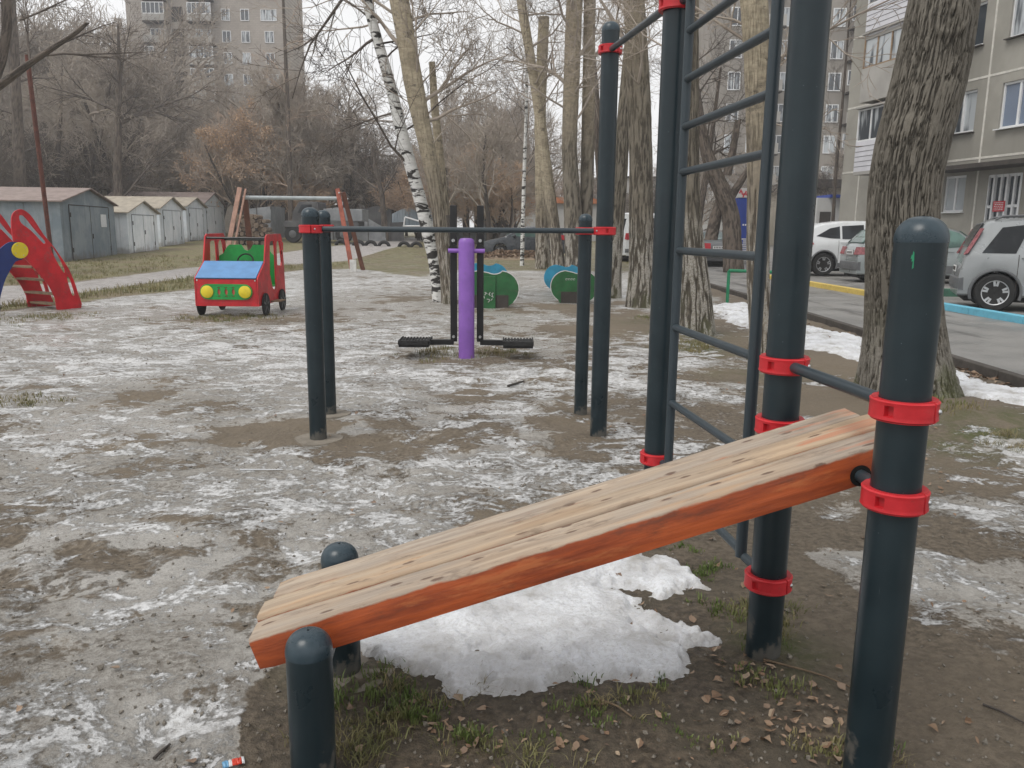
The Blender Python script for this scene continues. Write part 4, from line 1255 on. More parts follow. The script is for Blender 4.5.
# ---- green rail
a = G(727, 304); 
gr = thing('green_railing', (a.x, a.y, 0), 'low green pipe railing at the edge of the driveway', 'railing')
zz = P(727, 270, a.y).z; b = Vector((a.x + .45, a.y - 1.6, 0)) if False else P(775, 284, a.y - 2.2)
MB().tube([(a.x, a.y, 0), (a.x, a.y, zz - .03), (a.x + .02, a.y - .03, zz)], .032, 12).build('rail_post', M['rail_green'], gr, off=gr.location)
b = Vector((a.x + 1.25, a.y - .3, 0))
MB().tube([(a.x, a.y, zz - .01), (b.x, b.y, zz - .03)], .032, 12).build('rail', M['rail_green'], gr, off=gr.location)
MB().tube([(b.x, b.y, 0), (b.x, b.y, zz - .03)], .032, 12).build('rail_post', M['rail_green'], gr, off=gr.location)

# ---- thin rusty pole
top = P(27, 55, 27); bt = P(53, 266, 27)
o = MB().tube([(0, 0, -.2), (top.x - bt.x, 0, top.z - .0)], .07, 12).build('rusty_pole', M['rust'])
o.location = (bt.x, 27, 0); props(o, 'thin leaning rusty brown pole in front of the blue grey garage', 'pole')

# ---- half-buried tyres
def tyre(loc, Rr, r, label, yaw=0, lay=False):
    mb = MB(); n = 28
    pts = [(Rr * math.cos(2 * math.pi * k / n), 0, Rr * math.sin(2 * math.pi * k / n)) for k in range(n + 1)]
    mb.tube(pts, r, 10, cap=False)
    o = mb.build('tyre', M['black_rubber']); o.location = loc; o.rotation_euler = (0, 0, yaw); o.scale = (1, 1.3, 1)
    return props(o, label, 'tyre', 'tyres half buried in a row')
tp = None
TL = ['leftmost', 'second from left', 'third from left', 'fourth from left', 'second from right', 'rightmost']
for i, (u, v) in enumerate(((341, 238), (358, 238), (370, 237.5), (383, 237), (403, 237), (415, 236.5))):
    c = G(u, v + 1); Y = 47
    x = P(u, v, Y).x; zt_ = P(u, v, Y).z
    if tp is None: tp = tyre((x, Y, float(terrain(x, Y)) - .05), .30, .10, 'leftmost of the six black tyres half buried in a row by the fences')
    else:
        o = tp.copy(); col.objects.link(o); o.location = (x, Y + i * .1, float(terrain(x, Y)) - .05); o['label'] = TL[i] + ' of the six black tyres half buried in a row by the fences'

# ---- debris heap of leaves and brushwood
rr = random.Random(11)
c = G(515, 259)
mb = MB()
n1, n2 = 46, 14; vs = []
for i in range(n1):
    for j in range(n2):
        x = -1.9 + 3.8 * i / (n1 - 1); y = -.6 + 1.2 * j / (n2 - 1)
        hgt = .34 * max(0, 1 - (x / 1.9) ** 2) ** .5 * max(0, 1 - (y / .6) ** 2) ** .7 * (.45 + 1.1 * fbm(np.array([x * 2.5]), np.array([y * 3.0]), seed=2)[0]) - .03
        vs.append((x, y, hgt))
mb.add(vs, [(i * n2 + j, i * n2 + j + 1, (i + 1) * n2 + j + 1, (i + 1) * n2 + j) for i in range(n1 - 1) for j in range(n2 - 1)])
for k in range(1500):
    x = rr.uniform(-1.8, 1.8); y = rr.uniform(-.55, .4)
    hgt = .34 * max(0, 1 - (x / 1.9) ** 2) ** .5 * max(0, 1 - (y / .6) ** 2) ** .7 * (.45 + 1.1 * fbm(np.array([x * 2.5]), np.array([y * 3.0]), seed=2)[0])
    s_ = rr.uniform(.03, .08); m = Euler((rr.uniform(-1.2, 1.2), rr.uniform(-1.2, 1.2), rr.uniform(0, 6))).to_matrix()
    q = [m @ Vector(p) * s_ + Vector((x, y, hgt + .01)) for p in ((-1, -.6, 0), (1, -.5, .2), (.9, .6, 0), (-.8, .5, .3))]
    mb.add(q, [(0, 1, 2, 3)])
o = mb.build('leaf_heap', M['leaf'], smooth=False); o.location = (c.x, c.y, float(terrain(c.x, c.y)))
props(o, 'low heap of raked leaves and brushwood in front of the dark grey car', 'leaf heap', kind='stuff')
# ================================================================= garages
def frame_fn(o, e, n):            # local frame: along front e, outward n, up
    return lambda a, d, z: Vector((o.x + e.x * a + n.x * d, o.y + e.y * a + n.y * d, z))
def garage(u0, Y0, ang, w, depth, he, ha, matw, matr, label, door=True, notice=False, name='garage', group='metal garages in a row'):
    X0 = P(u0, 232, Y0).x
    e = Vector((math.cos(R(ang)), math.sin(R(ang)), 0)); n = Vector((e.y, -e.x, 0))     # n points out of the front
    g0 = float(terrain(X0, Y0)) - .05
    t = thing(name, (X0, Y0, g0), label, 'garage', group)
    f = lambda a, d, z: tuple(e * a + n * d + Vector((0, 0, z)))
    gab = [(0, 0), (w, 0), (w, he), (w / 2, ha), (0, he)]
    mb = MB(); mb.prism(gab, depth, lambda a, z, q: f(a, -depth / 2 + q, z)); mb.build('wall', matw, t)
    # roof: two slabs with eaves
    ov = .16; th = .05
    sl = math.atan2(ha - he, w / 2)
    roof = [(-ov, he - ov * math.tan(sl) + .012), (w / 2, ha + .012), (w + ov, he - ov * math.tan(sl) + .012), (w + ov, he - ov * math.tan(sl) + .012 + th), (w / 2, ha + .012 + th), (-ov, he - ov * math.tan(sl) + .012 + th)]
    MB().prism(roof, depth + .3, lambda a, z, q: f(a, -depth / 2 + q + .02, z)).build('roof', matr, t)
    if door:
        gap = .012
        for k, (a0, a1) in enumerate(((w * .14, w * .5 - gap), (w * .5 + gap, w * .86))):
            d = MB().box((0, 0, 0), (1, 1, 1)); d.v = [f((a0 + a1) / 2 + x * (a1 - a0), .018 + y * .03, .12 + (z + .5) * (he - .25)) for x, y, z in d.v]
            dl = d.build('door', matw, t, bevel=.006)
            for zz in (.5, he - .5):
                a = a0 + .03 if k == 0 else a1 - .03
                h = MB().tube([f(a, .045, zz - .09), f(a, .045, zz + .09)], .022, 8); h.build('hinge', M['dark_trim'], dl)
            if k == 1:
                MB().tube([f(a0 + .08, .05, .95), f(a0 + .08, .05, 1.15)], .022, 8).build('lock', M['dark_trim'], dl)
        fr = MB()
        for (a, b) in (((w * .14 - .03, .09), (w * .14 - .03, he - .1)), ((w * .86 + .03, .09), (w * .86 + .03, he - .1)), ((w * .14, he - .1), (w * .86, he - .1)), ((w * .5, .1), (w * .5, he - .12))):
            fr.bar(f(a[0], .03, a[1]), f(b[0], .03, b[1]), .045, .02) if False else fr.tube([f(a[0], .03, a[1]), f(b[0], .03, b[1])], .016, 6)
        fr.build('door_frame', M['sheet_grey'] if w < 5 else M['dark_trim'], t)
    if notice:
        d = MB().box((0, 0, 0), (1, 1, 1)); d.v = [f(w * .74 + x * .62, .055 + y * .01, 1.72 + z * .55) for x, y, z in d.v]
        d.build('notice', M['paper'], t)
    return t
tG = garage(62, 32.4, 96, 5.6, 6.5, 2.42, 3.02, M['sheet_blue'], M['roof_slate'], 'large blue grey metal garage with a paper notice on its door', notice=True)
# welded seams along its side
e = Vector((math.cos(R(96)), math.sin(R(96)), 0)); n = Vector((e.y, -e.x, 0))
for k in range(1, 5): MB().tube([tuple(e * -.01 + n * (-1.35 * k) + Vector((0, 0, .1))), tuple(e * -.01 + n * (-1.35 * k) + Vector((0, 0, 2.38)))], .012, 5).build('seam', M['sheet_grey'], tG)
garage(128, 38.5, 89, 3.1, 5.5, 1.98, 2.52, M['sheet_pale'], M['roof_tan'], 'pale grey tin garage nearest to the large blue grey one')
garage(160.5, 43.5, 90, 3.1, 5.5, 2.10, 2.68, M['sheet_mid'], M['roof_tan'], 'grey tin garage, second of the small gabled garages from the left')
garage(187, 48.0, 91, 3.1, 5.5, 2.12, 2.62, M['sheet_mid'], M['roof_tan'], 'narrow grey tin garage between two other small gabled garages')
garage(204, 52.5, 91, 4.1, 6.5, 2.2, 2.95, M['sheet_pale'], M['roof_slate'], 'last and tallest of the small tin garages, just behind the swing frame')

def card(name, pts, Y, th, mat, label, cat, group=None, seams=0):
    """free-standing panel or shed front with its own distance and thickness; outline given by its sight lines at distance Y"""
    q = [P(u, v, Y) for u, v in pts]
    ox = q[0].x
    t = thing(name, (ox, Y, 0), label, cat, group)
    MB().prism([(p.x - ox, p.z) for p in q], th, lambda a, z, d: (a, d, z)).build('panel', mat, t, bevel=.004)
    if seams:
        x0 = min(p.x for p in q) - ox; x1 = max(p.x for p in q) - ox; z0 = min(p.z for p in q); z1 = min(q[-1].z, q[-2].z) if False else max(p.z for p in q)
        mb = MB()
        for k in range(seams + 1):
            x = x0 + (x1 - x0) * (k + .01) / (seams + .02)
            # height of the outline above x
            zs = []
            for i in range(len(q)):
                a, b = q[i], q[(i + 1) % len(q)]
                xa, xb = a.x - ox, b.x - ox
                if (xa - x) * (xb - x) <= 0 and abs(xa - xb) > 1e-6: zs.append(a.z + (b.z - a.z) * (x - xa) / (xb - xa))
            if len(zs) >= 2: mb.tube([(x, -th / 2 - .01, min(zs)), (x, -th / 2 - .01, max(zs))], .022, 5)
        if mb.v: mb.build('rib', M['dark_trim'] if seams < 6 else mat, t)
    return t
card('metal_shed', [(252, 239), (278, 238), (278, 207), (252, 210)], 50, 3.0, M['sheet_grey'], 'grey metal shed with a double door between the swing legs', 'shed', seams=2)
card('sheet_fence', [(316, 241), (386, 241), (386, 229), (352, 209), (340, 207), (316, 210)], 52, .10, M['sheet_grey'], 'grey sheet metal fence with a sloping top edge behind the swing frame', 'fence', seams=4)
card('low_fence', [(378, 241), (404, 241), (404, 222), (378, 223)], 53, .10, M['sheet_dark'], 'low dark grey sheet fence between the sloping fence and the ribbed pale one', 'fence', seams=2)
card('ribbed_fence', [(392, 229), (434, 229), (434, 208), (404, 208), (392, 214)], 55, .10, M['sheet_sky'], 'pale blue ribbed metal fence left of the birch', 'fence', seams=16)
card('shed', [(366, 226), (394, 226), (394, 210), (380, 206), (366, 210)], 57, 2.5, M['sheet_dark'], 'dark low shed just visible above the fences', 'shed')
card('wall', [(270, 232), (345, 232), (345, 205), (270, 205)], 62, .3, M['wallB'], 'drab grey wall far behind the old truck', 'wall')
wf = thing('cold_frame', (P(402, 232, 50).x, 50, 0), 'white painted metal lattice leaning by the fences', 'lattice')
mb = MB()
for a, b in (((403, 232), (405, 217)), ((405, 217), (422, 222)), ((403, 226), (422, 226)), ((421, 232), (422, 221))):
    mb.tube([P(*a, 50), P(*b, 50)], .045, 6)
mb.build('bar', M['white_frame'], wf, off=wf.location)
# old truck
XT = P(282, 232, 49).x; gT = float(terrain(XT, 49))
tr = thing('old_truck', (XT, 49, gT), 'dark old truck parked behind the swing frame', 'truck')
MB().box((2.6, 0, 1.05), (4.4, 2.0, .38)).build('chassis', M['sheet_dark'], tr, bevel=.03)
MB().prism([(.9, 1.2), (2.5, 1.2), (2.5, 2.35), (1.35, 2.35), (.95, 1.75)], 2.0, lambda a, z, q: (a, q, z)).build('cab', M['sheet_dark'], tr, bevel=.05)
MB().prism([(1.25, 1.7), (2.1, 1.7), (2.1, 2.18), (1.5, 2.18)], .03, lambda a, z, q: (a, -1.01 + q, z)).build('window', M['glass'], tr)
MB().box((3.9, 0, 1.6), (2.3, 2.0, .7)).build('load_bed', M['sheet_grey'], tr, bevel=.03)
for x in (.9, 3.9):
    w = MB().lathe([(.46, -.13), (.5, -.08), (.5, .08), (.46, .13)], (x, -.85, .47), 24, Matrix.Rotation(R(90), 3, 'X')).build('wheel', M['black_rubber'], tr)
    MB().lathe([(.22, .131), (.18, .15)], (x, -.85, .47), 16, Matrix.Rotation(R(90), 3, 'X')).build('hub', M['plastic_grey'], w)
# firewood
fw = P(256, 236, 46)
fwt = thing('log_pile', (fw.x, 46, float(terrain(fw.x, 46))), 'stack of cut logs between the last tin garage and the grey shed', 'log pile')
rr = random.Random(4); k = 0
for row in range(7):
    for c in range(7 - row // 3):
        r_ = rr.uniform(.10, .16); x = -.9 + c * .28 + rr.uniform(-.04, .04) + (row % 2) * .12; zz = .13 + row * .235
        MB().tube([(x, -.5 + rr.uniform(-.1, .1), zz), (x, .5, zz)], r_, 9).build('log', M['log'], fwt)

# ================================================================= tall block far left
YH = 98.0
xh0, xh1 = P(128, 40, YH).x, P(287, 60, YH).x
H = thing('apartment_tower', (xh0, YH, 0), 'tall beige brick apartment block behind the bare trees on the left', 'building')
hw = xh1 - xh0
MB().box((hw / 2, 4, 21), (hw, 8, 42)).build('wall', M['wallH'], H)
def win(parent, x, z, w, h, y=-.02, panes=2, fr='white_frame', gl='win', dep=.10, name='window', nrm=None):
    """framed window standing 2-3 cm proud of the wall in the local xz plane"""
    b = .07 if w > .9 else .055
    mb = MB()
    mb.box((x - w / 2 + b / 2, y, z), (b, dep, h)); mb.box((x + w / 2 - b / 2, y, z), (b, dep, h))
    mb.box((x, y, z + h / 2 - b / 2), (w - 2 * b - .002, dep - .006, b)); mb.box((x, y, z - h / 2 + b / 2), (w - 2 * b - .002, dep - .006, b))
    for k in range(1, panes): mb.box((x - w / 2 + w * k / panes, y, z), (b * .9, dep - .012, h - 2 * b - .002))
    f = mb.build(name, M[fr], parent, smooth=False)
    MB().box((x, y + .012, z), (w - 2 * b - .004, dep * .35, h - 2 * b - .004)).build('pane', M[gl], f, smooth=False)
    return f
rnd = random.Random(8)
cols_ = [(228, 1.0, 2), (247, 1.0, 2), (270.5, 1.85, 3)]
rowz = [P(247, v, YH).z for v in (15, 37, 58.5, 80)]
dz = (rowz[0] - rowz[-1]) / 3
for k in range(-9, 5):
    zz = rowz[0] + (-k) * -dz if False else rowz[0] - k * dz
    if zz < 1.4 or zz > 40: continue
    for u, w, n in cols_:
        x = P(u, 60, YH).x - xh0
        if u > 260 and k in (1, 2): w2, n2 = 1.05, 2
        else: w2, n2 = w, n
        win(H, x, zz, w2, 1.28, panes=n2)
    # balconies
    for u, w in ((205, 2.8), (160, 2.6)):
        x = P(u, 60, YH).x - xh0
        b = MB().box((x, -.55, zz - 1.0), (w, 1.1, .16)).build('balcony', M['dark_trim'], H)
        MB().box((x, -1.06, zz - .52), (w - .05, .06, .78)).build('parapet', M['yellow_panel'] if (k == -1 and u == 205) else M['balc_grey'], b)
        if k != 1: win(H, x, zz + .42, w - .1, 1.25, y=-1.05, panes=5, name='balcony_glazing')
        else: win(H, x, zz + .1, 1.7, 1.4, panes=3)
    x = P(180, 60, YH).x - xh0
    MB().box((x, -.012, zz), (1.3, .03, 1.6)).build('loggia_shade_panel', M['dark_trim'], H)  # flat dark panel on the wall, standing in for a shaded recess

# ================================================================= panel house, right
dA = Vector((-.215, 1, 0)).normalized(); nA_ = Vector((-dA.y, dA.x, 0))       # nA_ points to the driveway
OA = Vector((15.6, 27.0, 0))
def onA(u, v, off=0.0):
    d = ray(u, v); o = OA + nA_ * off
    c = Vector((0, 0, EYE))
    den = d.x * nA_.x + d.y * nA_.y
    t = ((o.x - c.x) * nA_.x + (o.y - c.y) * nA_.y) / den
    p = c + d * t
    return ((p - o).x * dA.x + (p - o).y * dA.y, p.z)
A_ = thing('panel_house', OA, 'grey concrete panel apartment house with white seams, windows and balconies at the right edge', 'building')
s_left = onA(852, 60, 0)[0]
SL, SR = s_left, -14.0
fA = lambda s, d, z: tuple(dA * s + nA_ * d + Vector((0, 0, z)))
wins = []
def rectA(uv0, uv1):
    a = onA(*uv0); b = onA(*uv1)
    return (a[0], b[0], a[1], b[1])
W2 = (onA(1000, 110)[0], onA(1000, 88)[1], onA(1000, 129)[1])      # left jamb, head, sill
st = 2.75
zs2, zh2 = W2[2], W2[1]
s3a, s3b = onA(955, 115)[0], onA(975, 115)[0]
sw_r = W2[0]
specs = []
for lev in (-1, 0, 1, 2, 3):
    z0, z1 = zs2 + lev * st, zs2 + lev * st + 1.42
    specs.append((sw_r - 2.0, sw_r, z0, z1, 3, 'win_blue' if lev == 0 else 'win'))
    specs.append((s3b, s3b + 1.25, z0 + .05, z1, 2, 'win'))
    specs.append((sw_r - 6.3, sw_r - 4.6, z0, z1, 2, 'win'))
    specs.append((s3b + 4.2, s3b + 5.6, z0, z1, 2, 'win'))
specs = [s for s in specs if not (s[2] < 2.2 and s[0] < s3b - .2)]
door = (onA(1019, 200)[0], onA(986, 200)[0])
wb = (onA(965, 190)[0], onA(944, 190)[0]); wbz = (onA(955, 212)[1], onA(955, 176)[1])
specs = [s for s in specs if s[2] > 3.0]
specs.append((wb[0], wb[1], wbz[0], wbz[1], 2, 'win'))
EH = 14.5
outl = [(SR, -.5), (SL, -.5), (SL, EH), (SR, EH)]
holes = [[(a, z0), (a, z1), (b, z1), (b, z0)] for a, b, z0, z1, n, g in specs]
dz0, dz1 = .0, onA(1000, 174)[1]
holes.append([(door[0], .35), (door[0], dz1), (door[1], dz1), (door[1], .35)])
MB().prism(outl, .22, lambda a, z, q: fA(a, -.11 + q, z), holes).build('wall', M['wallA'], A_, smooth=False)
MB().prism([(SR, -.5), (SL, -.5), (SL, EH), (SR, EH)], 9.0, lambda a, z, q: fA(a, -.75 - 4.5 + q, z)).build('inner_block', M['wallA'], A_, smooth=False)
MB().bar(fA(SR, -4.5, EH + .15), fA(SL, -4.5, EH + .15), 10.2, .3).build('roof', M['roof_dark'], A_)
for a, b, z0, z1, n, g in specs:
    mb = MB(); c = .06
    for (p, q) in (((a + .01, z0 + .03), (a + .01, z1 - .03)), ((b - .01, z0 + .03), (b - .01, z1 - .03)), ((a, z0 + .035), (b, z0 + .035)), ((a, z1 - .035), (b, z1 - .035))):
        mb.bar(fA(p[0], -.10, p[1]), fA(q[0], -.10, q[1]), .08, .07, up=(0, 0, 1) if p[1] == q[1] else nA_)
    for k in range(1, n): mb.bar(fA(a + (b - a) * k / n, -.10, z0 + .05), fA(a + (b - a) * k / n, -.10, z1 - .05), .075, .075, up=nA_)
    f = mb.build('window', M['white_frame'], A_)
    MB().prism([(a, z0), (a, z1), (b, z1), (b, z0)], .012, lambda s, z, q: fA(s, -.125 + q, z)).build('pane', M[g], f, smooth=False)
    MB().bar(fA(a - .06, .06, z0 - .02), fA(b + .06, .06, z0 - .02), .16, .03).build('sill', M['white_frame'] if g != 'win' or z0 < 4 else M['dark_trim'], f)
# painted joints between the wall panels
sv = onA(989, 80)[0]
z1_, z2_ = onA(989, 76)[1], onA(975, 158.5)[1]
for k, s in enumerate((sv, sv - 3.2, sv - 6.4, sv + 3.2, sv + 6.4)):
    if SR < s < SL: MB().bar(fA(s, .006, .2), fA(s, .006, EH), .07, .02, up=nA_).build('joint', M['seam'], A_)
for zz in (z2_, z1_, z1_ + st, z1_ + 2 * st):
    if zz < EH: MB().bar(fA(SR, .004, zz), fA(SL, .004, zz), .016, .07, up=(0, 0, 1)).build('joint', M['seam'], A_)
# entrance with glazed door and canopy
cz = onA(985, 168)[1]
MB().bar(fA(onA(1060, 166)[0], .55, cz), fA(onA(952, 171)[0], .55, cz), 1.1, .14).build('canopy', M['dark_trim'], A_)
d0, d1 = door
e_ = thing  # noqa
mb = MB()
nn = 5
for k in range(nn + 1):
    s = d0 + (d1 - d0) * k / nn
    mb.bar(fA(s, -.06, .36), fA(s, -.06, dz1 - .02), .07, .10 if k % 2 else .16, up=nA_)
for zz in (.42, (.42 + dz1) * .36, (.42 + dz1) * .62, dz1 - .05): mb.bar(fA(d0, -.06, zz), fA(d1, -.06, zz), .05, .09)
dr = mb.build('entrance_door', M['white_frame'], A_)
MB().prism([(d0, .36), (d0, dz1), (d1, dz1), (d1, .36)], .012, lambda s, z, q: fA(s, -.09 + q, z)).build('pane', M['win'], dr, smooth=False)
a0 = onA(994, 206); a1 = onA(1005.5, 206); zt_, zb_ = onA(1000, 201)[1], onA(1000, 211.5)[1]
sg = MB().prism([(a1[0], zb_), (a1[0], zt_), (a0[0], zt_), (a0[0], zb_)], .02, lambda s, z, q: fA(s, .03 + q, z)).build('sign', M['sign_red'], A_)
mb = MB(); rr = random.Random(2)
for k in range(5):
    zz = zb_ + (zt_ - zb_) * (k + 1) / 6; s = a1[0] + .06
    while s < a0[0] - .07:
        l_ = rr.uniform(.03, .08); mb.bar(fA(s, .0425, zz), fA(min(s + l_, a0[0] - .05), .0425, zz), .004, .022); s += l_ + .025
mb.build('lettering', M['white_mark'], sg)
# balcony stack
bo = 1.15
def zB(v, u=864): return onA(u, v, bo)[1]
b0, b1 = onA(935, 60, bo)[0], onA(863, 60, bo)[0]
levels = [(zB(38), 'siding'), (zB(99), 'balc_grey'), (zB(172, 855), 'siding')]
st_b = (levels[0][0] - levels[2][0]) / 2
for k, (zz, mt) in enumerate(((levels[2][0], 'siding'), (levels[1][0], 'balc_grey'), (levels[0][0], 'siding'), (levels[0][0] + st_b, 'siding'))):
    b = MB().bar(fA(b0, bo / 2, zz - .06), fA(b1, bo / 2, zz - .06), bo, .12).build('balcony', M['balc_grey'], A_)
    ph = 1.12
    pr = MB()
    pr.bar(fA(b0, bo - .03, zz + ph / 2), fA(b1, bo - .03, zz + ph / 2), .06, ph)
    pr.bar(fA(b1 - .03, bo - .062, zz + ph / 2), fA(b1 - .03, .02, zz + ph / 2), .06, ph - .006)
    pr.build('parapet', M[mt], b)
    if mt == 'siding':
        rb_ = MB()
        for q in range(1, 6): rb_.bar(fA(b0 + .02, bo + .004, zz + ph * q / 6), fA(b1 - .02, bo + .004, zz + ph * q / 6), .008, .018)
        rb_.build('board_joint', M['plastic_grey'], b)
    gz0, gz1 = zz + ph, zz + st_b - .16
    fr = 'wood_frame' if k == 1 else 'white_frame'
    mb = MB(); n = 5
    for q in range(n + 1): s = b0 + (b1 - b0) * q / n; mb.bar(fA(s + (.03 if q == 0 else -.03 if q == n else 0), bo - .04, gz0 + .01), fA(s + (.03 if q == 0 else -.03 if q == n else 0), bo - .04, gz1 - .01), .06, .06, up=nA_)
    for zq in (gz0 + .03, gz1 - .03): mb.bar(fA(b0, bo - .04, zq), fA(b1, bo - .04, zq), .055, .055)
    for q in (0.05, .5, .98): mb.bar(fA(b1 - .04, bo * q, gz0), fA(b1 - .04, bo * q, gz1), .05, .05, up=nA_)
    gl = mb.build('glazing_frame', M[fr], b)
    MB().bar(fA(b0 + .04, bo - .05, (gz0 + gz1) / 2), fA(b1 - .06, bo - .05, (gz0 + gz1) / 2), .01, gz1 - gz0).build('pane', M['win'], b)
    MB().bar(fA(b1 - .05, bo - .07, (gz0 + gz1) / 2), fA(b1 - .05, .03, (gz0 + gz1) / 2), .01, gz1 - gz0).build('pane', M['glass'], b)
    MB().bar(fA(b0 - .05, bo / 2 + .04, gz1 + .05), fA(b1 + .05, bo / 2 + .04, gz1 + .05), bo + .14, .06).build('balcony_roof', M['balc_grey'], b)

# ================================================================= block behind the right house
YB = 70.0
xb0, xb1 = P(708, 100, YB).x, P(905, 60, YB).x
B_ = thing('apartment_block', (xb0, YB, 0), 'grey brown apartment block with small windows between the ladder and the thick tree', 'building')
bw = xb1 - xb0
MB().box((bw / 2, 6, 17), (bw, 12, 34)).build('wall', M['wallB'], B_)
rows = [P(832, v, YB).z for v in (50, 82)]
dzb = rows[0] - rows[1]
for k in range(-4, 5):
    zz = rows[0] - k * dzb
    if zz < 2.6: continue
    for u in (836, 812, 785, 757, 735):
        win(B_, P(u, 60, YB).x - xb0, zz, 1.05 if u != 785 else 1.7, 1.45, panes=2 if u != 785 else 3)
    x = P(858, 60, YB).x - xb0
    b = MB().box((x, -.5, zz - .95), (1.9, 1.0, .14)).build('balcony', M['dark_trim'], B_)
    MB().box((x, -.97, zz - .45), (1.88, .05, .85)).build('parapet', M['balc_grey'], b)
    win(B_, x, zz + .35, 1.5, 1.2, y=-.01 if k % 2 else -.96, panes=3, name='balcony_glazing')
    x2 = P(769, 60, YB).x - xb0
    b = MB().box((x2, -.5, zz - .95), (1.9, 1.0, .14)).build('balcony', M['dark_trim'], B_)
    MB().box((x2, -.97, zz - .45), (1.88, .05, .85)).build('parapet', M['balc_grey'], b)
# beige ground-floor annex with dark pipe in front
c0, c1 = P(805, 200, 52), P(905, 200, 52)
an = thing('annex', (c0.x, 52, 0), 'low beige annex with a dark flat roof behind the white kiosk', 'building')
MB().box(((c1.x - c0.x) / 2, 4, P(840, 187, 52).z / 2), (c1.x - c0.x, 8, P(840, 187, 52).z)).build('wall', M['wall_beige'], an)
zr = P(840, 184, 52).z
MB().box(((c1.x - c0.x) / 2, 3.8, zr), (c1.x - c0.x + .5, 8.8, .5)).build('roof', M['dark_trim'], an)
# white kiosk with blue eaves
c0, c1 = P(817, 205, 42), P(878, 205, 42)
ks = thing('white_kiosk', (c0.x, 42, float(terrain(c0.x, 42))), 'white kiosk with a blue roof edge behind the white car', 'kiosk')
zk = P(845, 198, 42).z - ks.location.z
MB().box(((c1.x - c0.x) / 2, 1.4, zk / 2), (c1.x - c0.x, 2.8, zk)).build('wall', M['wall_white'], ks)
MB().box(((c1.x - c0.x) / 2 + .4, 1.3, zk + .08), (c1.x - c0.x - .3, 3.2, .15)).build('roof', M['kiosk_blue'], ks)
MB().box((.45, -.03, zk * .42), (.55, .04, zk * .7)).build('door', M['dark_trim'], ks)
for x in (1.25, 2.6): MB().bar((x, -.03, 0), (x, -.03, zk), .05, .04, up=(0, 1, 0)).build('blue_trim', M['kiosk_blue'], ks)
# blue advertising kiosk
c0, c1 = P(737, 215, 36), P(756, 215, 36)
gk = float(terrain(c0.x, 36))
kb = thing('blue_kiosk', (c0.x, 36, gk), 'narrow dark blue kiosk with white lettering and a red and white top between the trunks', 'kiosk')
wk = c1.x - c0.x; z1k = P(742, 198, 36).z - gk
MB().box((wk / 2, .5, z1k / 2 + .1), (wk, 1.0, z1k - .2)).build('body', M['kiosk_blue'], kb, bevel=.02)
zc0 = z1k; zc1 = P(742, 188, 36).z - gk
MB().box((wk / 2, .5, (zc0 + zc1) / 2 + .01), (wk + .05, 1.04, zc1 - zc0 - .02)).build('top_board', M['wall_white'], kb)
mb = MB(); rr = random.Random(6)
for k in range(10): mb.box((.08 + wk * .09 * k, -.025, zc0 + .12 + rr.uniform(0, .2)), (.06, .006, .18), Matrix.Rotation(rr.uniform(-.6, .6), 3, 'Y'))
mb.build('lettering', M['sign_red'], kb)
mb = MB()
for k in range(8): mb.box((wk * .5 + rr.uniform(-.04, .04), -.006, z1k * .18 + k * .085), (rr.uniform(.16, .3), .006, .045))
for k in range(4): mb.box((wk * .36 + k * .10, -.006, z1k * .60), (.06, .006, .07))
mb.build('lettering', M['white_mark'], kb)

# ================================================================= far low buildings between the trunks
def lowb(name, u0, u1, vt, vb, Y, dep, mw, mr, label, rv=None, win_n=0):
    a, b = P(u0, vt, Y), P(u1, vt, Y); g0 = float(terrain(a.x, Y)) - .1
    t = thing(name, (a.x, Y, g0), label, 'building')
    w = b.x - a.x; h = a.z - g0
    MB().box((w / 2, dep / 2, h / 2), (w, dep, h)).build('wall', M[mw], t)
    if rv: 
        hz = P(u0, rv, Y).z - g0
        MB().prism([(-.3, h + .01), (w + .3, h + .01), (w * .86, hz), (w * .14, hz)], dep + .6, lambda x, z, q: (x, dep / 2 + q, z)).build('roof', M[mr], t)
    else: MB().box((w / 2, dep / 2, h + .1), (w + .4, dep + .4, .2)).build('roof', M[mr], t)
    for k in range(win_n): win(t, w * (k + .5) / win_n, h * .55, .9, 1.0, panes=2)
    return t
lowb('cottage', 474, 514, 210, 240, 66, 8, 'wall_white', 'roof_dark', 'small white cottage with a dark hipped roof left of the thin birch', rv=188, win_n=2)
lowb('shop_building', 516, 604, 203, 235, 78, 8, 'wall_white', 'roof_orange', 'long white building with an orange roof edge behind the twin trunks', rv=197, win_n=0)
lowb('low_building', 600, 705, 178, 240, 84, 10, 'wall_white', 'roof_dark', 'pale low building behind the tall left ladder post', win_n=0)
lowb('pale_building', 684, 760, 176, 240, 62, 8, 'wall_white', 'roof_dark', 'pale wall of a low building behind the twisted dark tree', win_n=0)
card('board_fence', [(428, 240), (530, 242), (530, 229), (428, 228)], 60, .1, M['sheet_grey'], 'low grey fence beyond the dark grey car', 'fence', seams=8)
